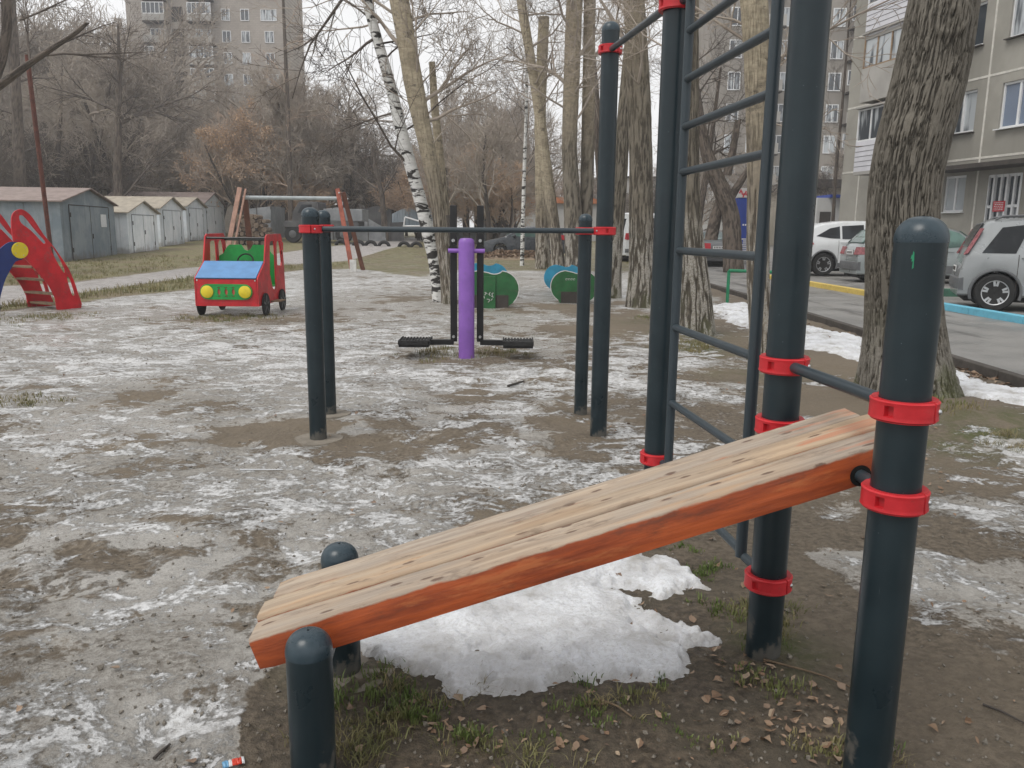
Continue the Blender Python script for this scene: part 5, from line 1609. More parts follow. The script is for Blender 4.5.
# ================================================================= vehicles
def make_car(name, label, L, Wd, prof, belt, wheels, wr, paint, loc, rz, sidewin, rearwin=None, frontwin=None, lower=None, tail=None, plate=None, rails=False, glass='glass', low=.24, handles=(), group=None, cat='car', bumper_r=None, tumble=.20, headl=None, mirror=None):
    t = thing(name, loc, label, cat, group, rz)
    px_, pz_ = np.array([p[0] for p in prof]), np.array([p[1] for p in prof])
    xs = np.unique(np.concatenate([np.linspace(0, L, 110)] + [np.linspace(w - wr * 1.25, w + wr * 1.25, 24) for w in wheels]))
    xs = xs[(xs >= 0) & (xs <= L)]
    zt = np.interp(xs, px_, pz_)
    k = np.array([1, 2, 3, 2, 1.]); k /= k.sum(); zt = np.convolve(np.pad(zt, 2, 'edge'), k, 'valid')
    H_ = zt.max()
    def wb(x):
        q = np.abs(x - L / 2) / (L / 2); return Wd / 2 * (1 - .13 * q ** 5 - .02 * q ** 2)
    def zlo(x):
        z = low
        for w in wheels:
            ra = wr * 1.17
            if abs(x - w) < ra: z = max(z, wr + math.sqrt(ra * ra - (x - w) ** 2))
        return z
    def ztop(x): return float(np.interp(x, xs, zt))
    def yside(x, z):
        b = min(belt, ztop(x) - .03); w = float(wb(x))
        return (w - .035) - tumble * max(0, (z - b)) / (H_ - belt) 
    mb = MB(); sec = []
    for x, zz in zip(xs, zt):
        w = float(wb(x)); zl = zlo(x); b = min(belt, zz - .03)
        zl = min(zl, b - .10)
        wrf = yside(x, zz - .05)
        half = [(w - .05, zl), (w - .004, zl + .035), (w, zl + .45 * (b - zl)), (w - .012, b - .07), (w - .035, b), (yside(x, (b + zz - .05) / 2), (b + zz - .05) / 2) if zz - b > .1 else (w - .06, b + .008),
                (wrf if zz - b > .1 else w - .10, zz - (.05 if zz - b > .1 else .012)), ((wrf if zz - b > .1 else w - .10) - .07, zz - .006), (w * .35, zz + .012), (0, zz + .016)]
        sec.append([(x, -y, z) for y, z in half] + [(x, y, z) for y, z in reversed(half[:-1])])
    m = len(sec[0]); vs = [p for s in sec for p in s]
    fs = [(i * m + j, i * m + j + 1, (i + 1) * m + j + 1, (i + 1) * m + j) for i in range(len(sec) - 1) for j in range(m - 1)]
    fs += [tuple(range(m)), tuple((len(sec) - 1) * m + j for j in reversed(range(m)))]
    body = mb.add(vs, fs).build('body', M[paint], t, ang=32)
    MB().box((L / 2, 0, low + .10), (L * .94, Wd - .42, .40)).build('underbody', M['black_rubber'], t)
    def sidepanel(pts, off, nm, mat, par):
        for s in (-1, 1):
            q = []
            for i in range(len(pts)):
                a, b = pts[i], pts[(i + 1) % len(pts)]
                for r_ in (0, .34, .67): q.append((a[0] + (b[0] - a[0]) * r_, a[1] + (b[1] - a[1]) * r_))
            m2 = MB()
            m2.prism(q, .01, lambda x, z, d, s=s: (x, s * (yside(x, z) + off + d), z))
            m2.build(nm, mat, par, smooth=False)
    for pts in sidewin: sidepanel(pts, .006, 'window', M[glass], t)
    def top_glass(x0, x1, nm, inset=.10):
        vs = []; n = 12; mcol = 9
        for i in range(n + 1):
            x = x0 + (x1 - x0) * i / n; z = ztop(x); e = .02
            sl = math.atan2(ztop(x + e) - ztop(x - e), 2 * e)
            hw = yside(x, z - .05) - inset
            for j in range(mcol):
                y = -hw + 2 * hw * j / (mcol - 1)
                vs.append((x - math.sin(sl) * .026, y, z + math.cos(sl) * .026))
        fs = [(i * mcol + j, i * mcol + j + 1, (i + 1) * mcol + j + 1, (i + 1) * mcol + j) for i in range(n) for j in range(mcol - 1)]
        o = MB().add(vs, fs).build(nm, M[glass], t)
        s_ = o.modifiers.new('solid', 'SOLIDIFY'); s_.thickness = .012
    if rearwin: top_glass(*rearwin, 'rear_window')
    if frontwin: top_glass(*frontwin, 'windscreen')
    for w in wheels:
        for s in (-1, 1):
            c = (w, s * (Wd / 2 - .125), wr)
            rot = Matrix.Rotation(R(90 if s < 0 else -90), 3, 'X')
            wh = MB().lathe([(wr * .60, .105), (wr * .66, .112), (wr * .90, .108), (wr * .985, .085), (wr, .05), (wr, -.07), (wr * .9, -.10)], c, 36, rot).build('wheel', M['black_rubber'], t)
            MB().lathe([(wr * .05, .088), (wr * .10, .098), (wr * .13, .092)], c, 20, rot).build('hub', M['plastic_grey'], wh)
            rm = MB(); rm.lathe([(wr * .55, .088), (wr * .62, .110), (wr * .655, .112), (wr * .66, .104)], c, 36, rot, capb=False, capt=False)
            for q in range(5):
                for dd in (-.16, .16):
                    a = 2 * math.pi * q / 5 + .3
                    p0 = Vector((math.cos(a) * wr * .10, math.sin(a) * wr * .10, .094)); p1 = Vector((math.cos(a + dd) * wr * .60, math.sin(a + dd) * wr * .60, .100))
                    p0, p1 = rot @ p0 + Vector(c), rot @ p1 + Vector(c)
                    rm.bar(p0, p1, wr * .11, .016, up=rot @ Vector((0, 0, 1)))
            rm.build('rim', M['rim'], wh)
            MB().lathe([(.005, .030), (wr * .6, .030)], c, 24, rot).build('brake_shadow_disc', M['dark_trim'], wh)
    if lower:
        for s in (-1, 1):
            m3 = MB(); pr_ = []
            for x0, x1, z0, z1 in lower:
                n = max(2, int((x1 - x0) / .12))
                vs = []
                for i in range(n + 1):
                    x = x0 + (x1 - x0) * i / n; y = s * (float(wb(x)) + .012)
                    vs += [(x, y - s * .03, z0), (x, y, z0), (x, y, z1), (x, y - s * .03, z1)]
                fs = [(4 * i + a, 4 * i + (a + 1) % 4, 4 * i + 4 + (a + 1) % 4, 4 * i + 4 + a) for i in range(n) for a in range(4)] + [(0, 1, 2, 3), (4 * n + 3, 4 * n + 2, 4 * n + 1, 4 * n)]
                m3.add(vs, fs)
            m3.build('side_trim', M['plastic_grey'], t)
            # wheel arch lips
            for w in wheels:
                pts = [(w + wr * 1.19 * math.cos(a), s * (float(wb(w)) + .004), wr + wr * 1.19 * math.sin(a)) for a in np.linspace(R(-18), R(198), 26)]
                MB().tube(pts, .028, 7).build('arch_trim', M['plastic_grey'], t)
    if bumper_r:
        z0, z1 = bumper_r
        for xx, sg in ((0, -1), (L, 1)):
            vs = []; n = 16
            for j in range(n + 1):
                y = (-1 + 2 * j / n) * (float(wb(0)) + .02); x = xx + sg * (.06 - .12 * abs(y / Wd * 2) ** 4)
                vs += [(x - sg * .12, y, z0), (x, y, z0 + .03), (x + sg * .015, y, (z0 + z1) / 2), (x, y, z1 - .03), (x - sg * .12, y, z1)]
            fs = [(5 * j + a, 5 * j + (a + 1) % 5, 5 * j + 5 + (a + 1) % 5, 5 * j + 5 + a) for j in range(n) for a in range(5)] + [(0, 1, 2, 3, 4), tuple(5 * n + 4 - a for a in range(5))]
            MB().add(vs, fs).build('bumper', M['plastic_grey'], t)
    if tail:
        z0, z1, dy, wrap, mt = tail
        for s in (-1, 1):
            pts = []
            y = float(wb(0.02))
            x_at = lambda z: float(np.interp(z, pz_[:6], px_[:6])) if z > pz_[0] else 0
            vs = [(x_at(z0) - .012, s * (y - dy), z0), (x_at(z1) - .012, s * (y - dy), z1), (x_at(z0) - .012, s * (y - .02), z0), (x_at(z1) - .012, s * (y - .02), z1),
                  (x_at(z0) + wrap, s * (float(wb(wrap)) + .012), z0 + .03), (x_at(z1) + wrap * .6, s * (float(wb(wrap)) - .02), z1)]
            o = MB().add(vs, [(0, 1, 3, 2), (2, 3, 5, 4)]).build('taillight', M[mt], t, smooth=False)
            so = o.modifiers.new('solid', 'SOLIDIFY'); so.thickness = .03; so.offset = 0
    if headl:
        z0, z1, dy = headl
        for s in (-1, 1):
            MB().box((L - .04, s * (float(wb(L)) - dy / 2 + .03), (z0 + z1) / 2), (.16, dy, z1 - z0)).build('headlight', M['glass_pale'], t, bevel=.02)
    if plate:
        pl = MB().box((plate[0], plate[2] if len(plate) > 2 else 0, plate[1]), (.012, .50, .115)).build('number_plate', M['white_mark'], t)
        mb2 = MB()
        for k in range(7): mb2.box((plate[0] - .008, (plate[2] if len(plate) > 2 else 0) - .19 + .063 * k, plate[1]), (.004, .034, .07))
        mb2.build('lettering', M['dark_trim'], pl)
    if rails:
        for s in (-1, 1):
            x0, x1 = rails; y = s * (yside((x0 + x1) / 2, H_ - .05) - .10); pts = [(x0, y, ztop(x0) + .0), (x0 + .12, y, ztop(x0 + .12) + .055), ((x0 + x1) / 2, y, H_ + .06), (x1 - .12, y, ztop(x1 - .12) + .05), (x1, y, ztop(x1))]
            MB().tube(pts, .018, 8).build('roof_rail', M['plastic_grey'], t)
    for x, z in handles:
        for s in (-1, 1):
            y = s * (float(wb(x)) + .005); MB().tube([(x - .09, y - s * .01, z), (x - .07, y + s * .02, z), (x + .07, y + s * .02, z), (x + .09, y - s * .01, z)], .013, 7).build('door_handle', M[paint], t)
    for xd in (sidewin and handles or ()):
        pass
    if mirror:
        for s in (-1, 1):
            MB().lathe([(.02, -.09), (.085, -.06), (.10, 0), (.085, .06), (.02, .09)], (mirror[0], s * (float(wb(mirror[0])) + .10), mirror[1]), 14, Matrix.Rotation(R(90), 3, 'X')).build('mirror', M[paint], t)
    # door shut lines
    if handles:
        for s in (-1, 1):
            ml = MB()
            for x, z in handles:
                xx = x - .14
                pts = [(xx, s * (float(wb(xx)) - .002 - (.012 if q > .8 else 0)), zq) for q, zq in ((0, low + .12), (.4, low + .3), (.6, (low + belt) / 2), (.8, belt - .09))] + [(xx, s * (float(wb(xx)) - .030), belt - .005)]
                ml.tube(pts, .006, 5)
            ml.build('door_gap', M['dark_trim'], t)
    return t

suv_prof = [(0, .62), (.02, .92), (.06, 1.02), (.14, 1.20), (.34, 1.60), (.46, 1.655), (.75, 1.68), (1.6, 1.70), (2.5, 1.655), (2.85, 1.50), (3.38, 1.10), (3.5, 1.06), (4.2, .96), (4.4, .84), (4.52, .62)]
make_car('parked_car', 'silver grey off-roader with roof rails at the right edge, behind the light blue kerb', 4.52, 1.79, suv_prof, 1.04, (.60, 3.32), .345, 'paint_silver', (8.62, 15.74, .03), R(-24),
         [[(.33, 1.06), (.62, 1.52), (1.06, 1.58), (.86, 1.06)], [(1.0, 1.06), (1.20, 1.575), (1.93, 1.59), (1.93, 1.06)], [(2.0, 1.06), (2.0, 1.59), (2.55, 1.52), (3.05, 1.10)]],
         rearwin=(.13, .34), frontwin=(2.70, 3.36), lower=[(1.12, 3.0, .34, .46)], tail=(1.02, 1.50, .10, .05, 'tail_pink'), plate=(-.02, .75), rails=(.5, 2.5), low=.27, handles=((1.05, .98), (2.05, .97)), bumper_r=(.36, .62), mirror=(2.95, 1.13))
wag = [(0, .55), (.0, .80), (.05, 1.00), (.12, 1.08), (.55, 1.52), (.72, 1.585), (1.5, 1.66), (2.3, 1.64), (2.8, 1.50), (3.35, 1.10), (3.6, 1.04), (4.3, .88), (4.5, .72), (4.62, .5)]
wx, wy = P(860, 250, 23.2).x, 23.2
make_car('parked_car', 'silver parked estate car half hidden by the thick tree trunk', 4.62, 1.82, wag, .98, (.80, 3.55), .34, 'paint_silver2', (wx + .08, wy + .92, .03), R(-4),
         [[(.62, 1.02), (.95, 1.42), (1.5, 1.53), (1.5, 1.02)], [(1.6, 1.02), (1.6, 1.55), (2.35, 1.54), (2.35, 1.02)], [(2.45, 1.02), (2.45, 1.53), (2.75, 1.45), (3.2, 1.10)]],
         rearwin=(.16, .52), frontwin=(2.82, 3.32), lower=[(1.2, 3.15, .30, .52)], tail=(.80, 1.02, .34, .38, 'tail_pink'), plate=(-.02, .86, -.1), low=.24, handles=((1.65, .92), (2.5, .92)), bumper_r=(.34, .62), glass='glass_green', mirror=(2.95, 1.12))
cross = [(0, .60), (.0, .85), (.06, 1.02), (.18, 1.20), (.50, 1.50), (.70, 1.57), (1.4, 1.66), (2.2, 1.665), (2.75, 1.54), (3.35, 1.14), (3.55, 1.08), (4.2, .90), (4.36, .75), (4.42, .5)]
wx, wy = P(801, 250, 26.8).x, 26.8
make_car('parked_car', 'white crossover parked behind the silver estate car', 4.42, 1.82, cross, 1.08, (.78, 3.42), .35, 'paint_white', (wx, wy + .95, .05), R(-2),
         [[(.52, 1.20), (.95, 1.44), (1.25, 1.50), (1.25, 1.13), (.95, 1.14)], [(1.32, 1.12), (1.32, 1.51), (2.0, 1.55), (2.0, 1.11)], [(2.08, 1.11), (2.08, 1.55), (2.6, 1.50), (3.1, 1.16)]],
         rearwin=(.16, .48), frontwin=(2.78, 3.32), lower=[(1.2, 3.0, .28, .40)], tail=(.92, 1.10, .30, .42, 'tail_red'), plate=(-.02, .80), low=.24, handles=((1.35, 1.02), (2.1, 1.0)), bumper_r=(.30, .50), mirror=(2.9, 1.2)).scale = (1.04, 1.04, 1.08)
# dark saloon seen from behind
sed = [(0, .52), (.0, .72), (.04, .90), (.10, .98), (.62, 1.02), (.78, 1.06), (1.30, 1.38), (1.50, 1.43), (2.3, 1.46), (2.75, 1.40), (3.35, 1.02), (3.5, .98), (4.2, .84), (4.4, .70), (4.5, .5)]
cx = P(719, 250, 33).x
make_car('parked_car', 'dark grey saloon with red tail lamps seen from behind between the trunks', 4.5, 1.72, sed, .94, (.85, 3.45), .31, 'paint_grey', (cx, 33, float(terrain(cx, 33)) + .05), R(84),
         [[(1.15, .98), (1.42, 1.33), (2.0, 1.36), (2.0, .98)], [(2.08, .98), (2.08, 1.36), (2.6, 1.34), (3.05, 1.0)]],
         rearwin=(.80, 1.28), frontwin=(2.78, 3.30), tail=(.72, .94, .40, .20, 'tail_red'), plate=(-.03, .78), low=.24, handles=((1.2, .86), (2.2, .86)), bumper_r=(.36, .56), glass='glass_pale', mirror=(2.8, 1.02))
hat = [(0, .55), (.0, .85), (.08, 1.05), (.40, 1.42), (.60, 1.47), (1.6, 1.50), (2.2, 1.46), (2.95, 1.02), (3.1, .98), (3.85, .80), (4.0, .68), (4.08, .5)]
cx = P(565, 245, 40).x; gz_ = float(terrain(cx, 40))
make_car('parked_car', 'dark grey hatchback parked beyond the leaf heap', 4.08, 1.70, hat, .96, (.66, 3.18), .30, 'paint_dark', (cx, 40.2, gz_), R(180),
         [[(.55, 1.0), (.72, 1.36), (1.4, 1.40), (1.4, 1.0)], [(1.5, 1.0), (1.5, 1.40), (2.1, 1.38), (2.65, 1.03)]],
         rearwin=(.12, .38), frontwin=(2.22, 2.90), tail=(.85, 1.1, .25, .2, 'tail_red'), low=.22, handles=((1.5, .88),), glass='glass_green', headl=(.62, .76, .3), mirror=(2.5, 1.04))
van = [(0, .5), (.0, .9), (.03, 1.9), (.12, 2.15), (.4, 2.22), (3.2, 2.22), (3.55, 2.1), (4.2, 1.45), (4.4, 1.3), (4.9, 1.1), (5.0, .8), (5.0, .5)]
cx = P(640, 240, 38).x
make_car('parked_van', 'white and teal van glimpsed between two trunks behind the tall post of the low bar', 5.0, 1.9, van, 1.25, (.95, 4.0), .34, 'paint_white', (cx, 37.0, float(terrain(cx, 37))), R(100),
         [[(.4, 1.35), (.4, 1.95), (1.8, 1.95), (1.8, 1.35)], [(3.0, 1.35), (3.0, 1.95), (3.5, 1.92), (4.0, 1.45)]],
         rearwin=(.03, .10), frontwin=(3.6, 4.15), tail=(1.0, 1.3, .16, .1, 'tail_red'), plate=(-.02, .8), low=.28, bumper_r=(.4, .62), cat='van')
# ================================================================= trees
def tubes_np(lines, sides):
    """lines: list of (pts list, radii list) sharing one point count"""
    Pn = np.array([l[0] for l in lines], float); Rn = np.array([l[1] for l in lines], float)
    N, n, _ = Pn.shape
    T = np.empty_like(Pn); T[:, 1:-1] = Pn[:, 2:] - Pn[:, :-2]; T[:, 0] = Pn[:, 1] - Pn[:, 0]; T[:, -1] = Pn[:, -1] - Pn[:, -2]
    T /= np.linalg.norm(T, axis=2, keepdims=True) + 1e-9
    ref = np.where(np.abs(T[..., 2:3]) < .9, np.array([0, 0, 1.]), np.array([1., 0, 0]))
    U = np.cross(T, ref); U /= np.linalg.norm(U, axis=2, keepdims=True) + 1e-9
    V = np.cross(T, U)
    a = np.arange(sides) * 2 * math.pi / sides
    ring = Pn[:, :, None, :] + Rn[:, :, None, None] * (np.cos(a)[None, None, :, None] * U[:, :, None, :] + np.sin(a)[None, None, :, None] * V[:, :, None, :])
    verts = ring.reshape(-1, 3)
    base = (np.arange(N) * n * sides)[:, None, None]
    i = np.arange(n - 1)[None, :, None]; j = np.arange(sides)[None, None, :]
    A = base + i * sides + j; B = base + i * sides + (j + 1) % sides
    return verts, np.stack([A, B, B + sides, A + sides], -1).reshape(-1, 4)

def lines_mesh(name, lines, sides_of, smooth=True):
    groups = {}
    for l in lines: groups.setdefault((len(l[0]), sides_of(l[1][0])), []).append(l)
    vs, qs, o = [], [], 0
    for (n, s), ls in groups.items():
        v, q = tubes_np(ls, s); vs.append(v); qs.append(q + o); o += len(v)
    return np_mesh(name, np.concatenate(vs), quads=np.concatenate(qs), smooth=smooth)

def grow(out, p, d, L, r, lvl, maxl, rng, nch, up=.05, wig=.22, rmin=.006, spread=(25, 60), ratio=(.42, .68), tips=None, tmin=.2):
    n = 6 if lvl < 2 else 4
    pts = [tuple(p)]; dirs = [d]; q = Vector(p); dd = Vector(d)
    for k in range(n - 1):
        dd = dd + Vector((rng.gauss(0, wig), rng.gauss(0, wig), rng.gauss(0, wig) + up)); dd.normalize()
        q = q + dd * (L / (n - 1)); pts.append(tuple(q)); dirs.append(dd.copy())
    rad = [max(r * (1 - .78 * k / (n - 1)), rmin * (.6 if k == n - 1 else 1)) for k in range(n)]
    out.append((pts, rad))
    if tips is not None and lvl >= maxl - 1: tips.append(pts[-1]); tips.append(pts[-2])
    if lvl < maxl:
        for c in range(nch[lvl]):
            t = tmin + (1 - tmin) * (c + rng.random()) / nch[lvl]
            k = min(int(t * (n - 1)), n - 2); f = t * (n - 1) - k
            s = Vector(pts[k]).lerp(Vector(pts[k + 1]), f); bd = dirs[k]
            ax = bd.cross(Vector((rng.gauss(0, 1), rng.gauss(0, 1), rng.gauss(0, 1))))
            if ax.length < 1e-3: continue
            cd = Matrix.Rotation(R(rng.uniform(*spread)), 3, ax.normalized()) @ bd
            grow(out, s, cd, L * rng.uniform(*ratio) * (1.15 - .45 * t), max(r * (1 - .78 * t) * rng.uniform(.5, .72), rmin), lvl + 1, maxl, rng, nch, up, wig, rmin, spread, ratio, tips, .12)

def leaves_mesh(name, tips, rng, per, size, spread=.25):
    vs = []; qs = []
    for tp_ in tips:
        for k in range(per):
            c = Vector(tp_) + Vector((rng.gauss(0, spread), rng.gauss(0, spread), rng.gauss(0, spread)))
            m = Euler((rng.uniform(-3, 3), rng.uniform(-3, 3), rng.uniform(-3, 3))).to_matrix(); s = size * rng.uniform(.6, 1.3)
            b = len(vs)
            vs += [tuple(c + m @ Vector(v) * s) for v in ((-1, 0, 0), (0, -.5, .15), (1, 0, 0), (0, .5, .15))]; qs.append((b, b + 1, b + 2, b + 3))
    return np_mesh(name, vs, quads=qs)

def bg_tree(seed, kind, loc, label, group, height=8.0, multi=1):
    rng = random.Random(seed); tr_, cr = [], []; tips = []
    t = thing('bare_tree', loc, label, 'tree', group)
    for s in range(multi):
        d = Vector((rng.gauss(0, .14 + .12 * (multi > 1)), rng.gauss(0, .14 + .12 * (multi > 1)), 1)).normalized()
        Lt = height * rng.uniform(.55, .75); r = height * .017 / (1 + .3 * (multi - 1)) * rng.uniform(.85, 1.2)
        p = Vector((rng.gauss(0, .25) * (multi > 1), rng.gauss(0, .25) * (multi > 1), -.2))
        n = 7; pts = [tuple(p)]; dirs = [d]; q = p.copy(); dd = d.copy()
        for k in range(n - 1):
            dd = (dd + Vector((rng.gauss(0, .1), rng.gauss(0, .1), .06))).normalized(); q = q + dd * (Lt / (n - 1)); pts.append(tuple(q)); dirs.append(dd.copy())
        tr_.append((pts, [r * (1.25 - .85 * k / (n - 1)) for k in range(n)]))
        nb = int(13 / multi ** .5)
        for c in range(nb):
            tt = .22 + .78 * (c + rng.random()) / nb; k = min(int(tt * (n - 1)), n - 2)
            s_ = Vector(pts[k]).lerp(Vector(pts[k + 1]), tt * (n - 1) - k)
            ax = Vector((rng.gauss(0, 1), rng.gauss(0, 1), .2)).normalized()
            cd = (Matrix.Rotation(R(rng.uniform(28, 62)), 3, ax) @ dirs[k]); cd.z = abs(cd.z) * .8 + .15; cd.normalize()
            grow(cr, s_, cd, height * rng.uniform(.26, .42) * (1.2 - .5 * tt), r * .48, 0, 3, rng, [6, 6, 6], up=.06, wig=.17, rmin=.0085, tips=tips)
    me = lines_mesh('trunk', tr_, lambda r_: 8); link_mesh('trunk', me, M['twig_dark'] if kind == 'dark' else M['bark_dark'], t)
    me = lines_mesh('crown', cr, lambda r_: 5 if r_ > .03 else 3)
    link_mesh('crown', me, M['twig_' + kind], t)
    if kind == 'brown':
        me = leaves_mesh('dry_leaves', [p for p in tips if fbm(np.array([p[0] * .9]), np.array([p[1] * .9]), np.array([p[2] * .9]), seed=seed, oct=2)[0] > .52], rng, 2, .045, .10); o = link_mesh('dry_leaves', me, M['dry_leaf'], t); o['kind'] = 'stuff'
    return t

protos = []
LG = 'bare grey-brown tree in the dense thicket far behind the playground'
LB = 'tree with rusty brown dry seed clusters in the thicket behind the playground'
spec = [(1, 'grey', 8.5, 1), (2, 'grey', 9.5, 1), (3, 'grey', 7.5, 3), (4, 'dark', 9.0, 1), (5, 'brown', 8.0, 2), (6, 'grey', 10.0, 2), (7, 'brown', 7.0, 3), (8, 'dark', 8.0, 2)]
rg = random.Random(77)
places = []
def zone(n, u0, u1, Y0, Y1, kinds, smin=.8, smax=1.25, where='behind the metal garages'):
    for k in range(n):
        u = u0 + (u1 - u0) * (k + rg.random()) / n; Y = rg.uniform(Y0, Y1)
        places.append((P(u, 232, Y).x, Y, rg.choice(kinds), rg.uniform(smin, smax), where))
zone(24, -160, 310, 56, 66, [0, 1, 2, 5, 5, 7, 0], 1.0, 1.35, where='just behind the metal garages')
zone(30, -180, 165, 66, 88, [0, 1, 5, 2, 5, 1], 1.9, 2.8, where='in the tall row left of the tower')
zone(14, 165, 310, 66, 86, [0, 1, 5, 2, 5, 1], 1.45, 1.9, where='in front of the beige tower')
zone(6, 258, 335, 56, 66, [4, 0, 6, 5], 1.2, 1.6, where='behind the swing frame')
zone(6, 430, 510, 44, 58, [4, 0, 6], .8, 1.2, where='in the front row right of the birch')
zone(18, 300, 430, 56, 80, [0, 2, 5, 7, 6, 0], .8, 1.25, where='between the swing frame and the birch')
zone(14, 420, 520, 54, 75, [4, 5, 0, 6, 0], .8, 1.15, where='in the rear row right of the birch')
zone(9, 500, 660, 80, 100, [0, 2, 5], .8, 1.2, where='far behind the twin trunks')
zone(5, 440, 560, 62, 76, [0, 5, 1], 1.3, 1.8, where='rising against the sky right of the birch')
zone(8, 640, 860, 46, 66, [0, 2, 3, 5, 7], .6, .9, where='behind the ladder')
zone(7, -140, 120, 46, 54, [3, 3, 7, 0], .8, 1.0, where='beside the garages at the far left')
first = {}
for (x, Y, k, s, where) in places:
    if -24 < x < -17.5 and Y < 60: x -= 9
    z = float(terrain(x, Y)) - .1
    kind = spec[k][1]; kw = {'brown': 'bare tree with rusty seed clusters ', 'grey': 'bare grey brown tree ', 'dark': 'bare dark twigged tree '}[kind]; kw = kw.replace('tree', 'multi stemmed tree') if spec[k][3] > 1 else kw
    lab = kw + where; grp = kw.replace('tree', 'trees') + where
    if k not in first:
        t = bg_tree(spec[k][0], kind, (x, Y, z), lab, grp, spec[k][2], spec[k][3]); t.scale = (s, s, s); first[k] = t
    else:
        copy_thing(first[k], (x, Y, z), rg.uniform(0, 6.28), lab, s * rg.uniform(.93, 1.07))['group'] = grp

# ---- trunks with their own shape
def bark_trunk(name, path, mat, parent, sides=64, rows=160, amp=.06, fx=9, fz=1.3, flare=0, seed=0, lump=.05, sub=None, furrow=.30, knots=()):
    """path: list of (Vector, radius), ground first; displaced bark ridges"""
    pts = np.array([p for p, r in path]); rad = np.array([r for p, r in path])
    dz = np.concatenate([[0], np.cumsum(np.linalg.norm(np.diff(pts, axis=0), axis=1))])
    s = np.linspace(0, dz[-1], rows)
    def cr(vals):
        out = np.interp(s, dz, vals); k = max(3, rows // 12) | 1
        ker = np.hanning(k + 2)[1:-1]; ker /= ker.sum()
        return np.convolve(np.pad(out, k // 2, 'reflect', reflect_type='odd'), ker, 'valid')
    c = np.stack([cr(pts[:, i]) for i in range(3)], 1); rr_ = cr(rad)
    a = np.arange(sides) * 2 * math.pi / sides
    Aa, S = np.meshgrid(a, s)
    cx, cy = np.cos(Aa), np.sin(Aa)
    w1 = fbm(cx * 2.2 + 5, cy * 2.2 + 5, S * 1.2, seed=seed, oct=3)
    w2 = fbm(cx * fx * .8, cy * fx * .8, S * 6, seed=seed + 15, oct=2) - .5
    ff = np.abs(2 * fbm(cx * fx * .5 + w1 * 1.2 + w2 * .5, cy * fx * .5 + w2 * .4, S * fz, seed=seed + 5, oct=3, gain=.6) - 1)
    ridg = sstep(.0, furrow, ff) * (.75 + .5 * fbm(cx * fx, cy * fx, S * 7, seed=seed + 25, oct=2))
    lumpn = fbm(cx * 1.3, cy * 1.3, S * .7, seed=seed + 9, oct=2) - .5
    Rr = rr_[:, None] * (1 + lump * 2 * lumpn) * (1 + amp * ridg * 1.0 - amp * .3)
    if flare:
        buttress = .5 + .5 * np.cos(Aa * 5 + seed + w1 * 3)
        Rr = Rr + flare * np.exp(-S / .32) * (.35 + .75 * buttress ** 2)
    for ka, kz, kr, kh in knots:
        da = (Aa - ka + math.pi) % (2 * math.pi) - math.pi; dd = np.sqrt((da * Rr) ** 2 + (c[:, 2:3] - kz) ** 2) / kr
        Rr = Rr + kh * np.exp(-dd ** 2) - kh * .8 * np.exp(-(dd / .38) ** 2) + kh * .35 * np.exp(-((dd - 1.25) / .25) ** 2)
    V = np.stack([c[:, 0:1] + Rr * cx, c[:, 1:2] + Rr * cy, np.repeat(c[:, 2:3], sides, 1)], -1).reshape(-1, 3)
    me = np_mesh(name, V - np.array(parent.location)[None, :], quads=grid_quads(rows, sides, True), smooth=True)
    at = me.color_attributes.new('ridge', 'FLOAT_COLOR', 'POINT'); rf = ridg.ravel()
    at.data.foreach_set('color', np.stack([rf, rf, rf, np.ones_like(rf)], 1).astype(np.float32).ravel())
    return link_mesh(name, me, mat, parent)

def px_path(pts, Y):
    out = []
    for u, v, w in pts:
        p = P(u, v, Y); dep = (RM.transposed() @ (p - Vector((0, 0, EYE))))[2] * -1
        out.append((p, w / 2 * dep / F))
    return out

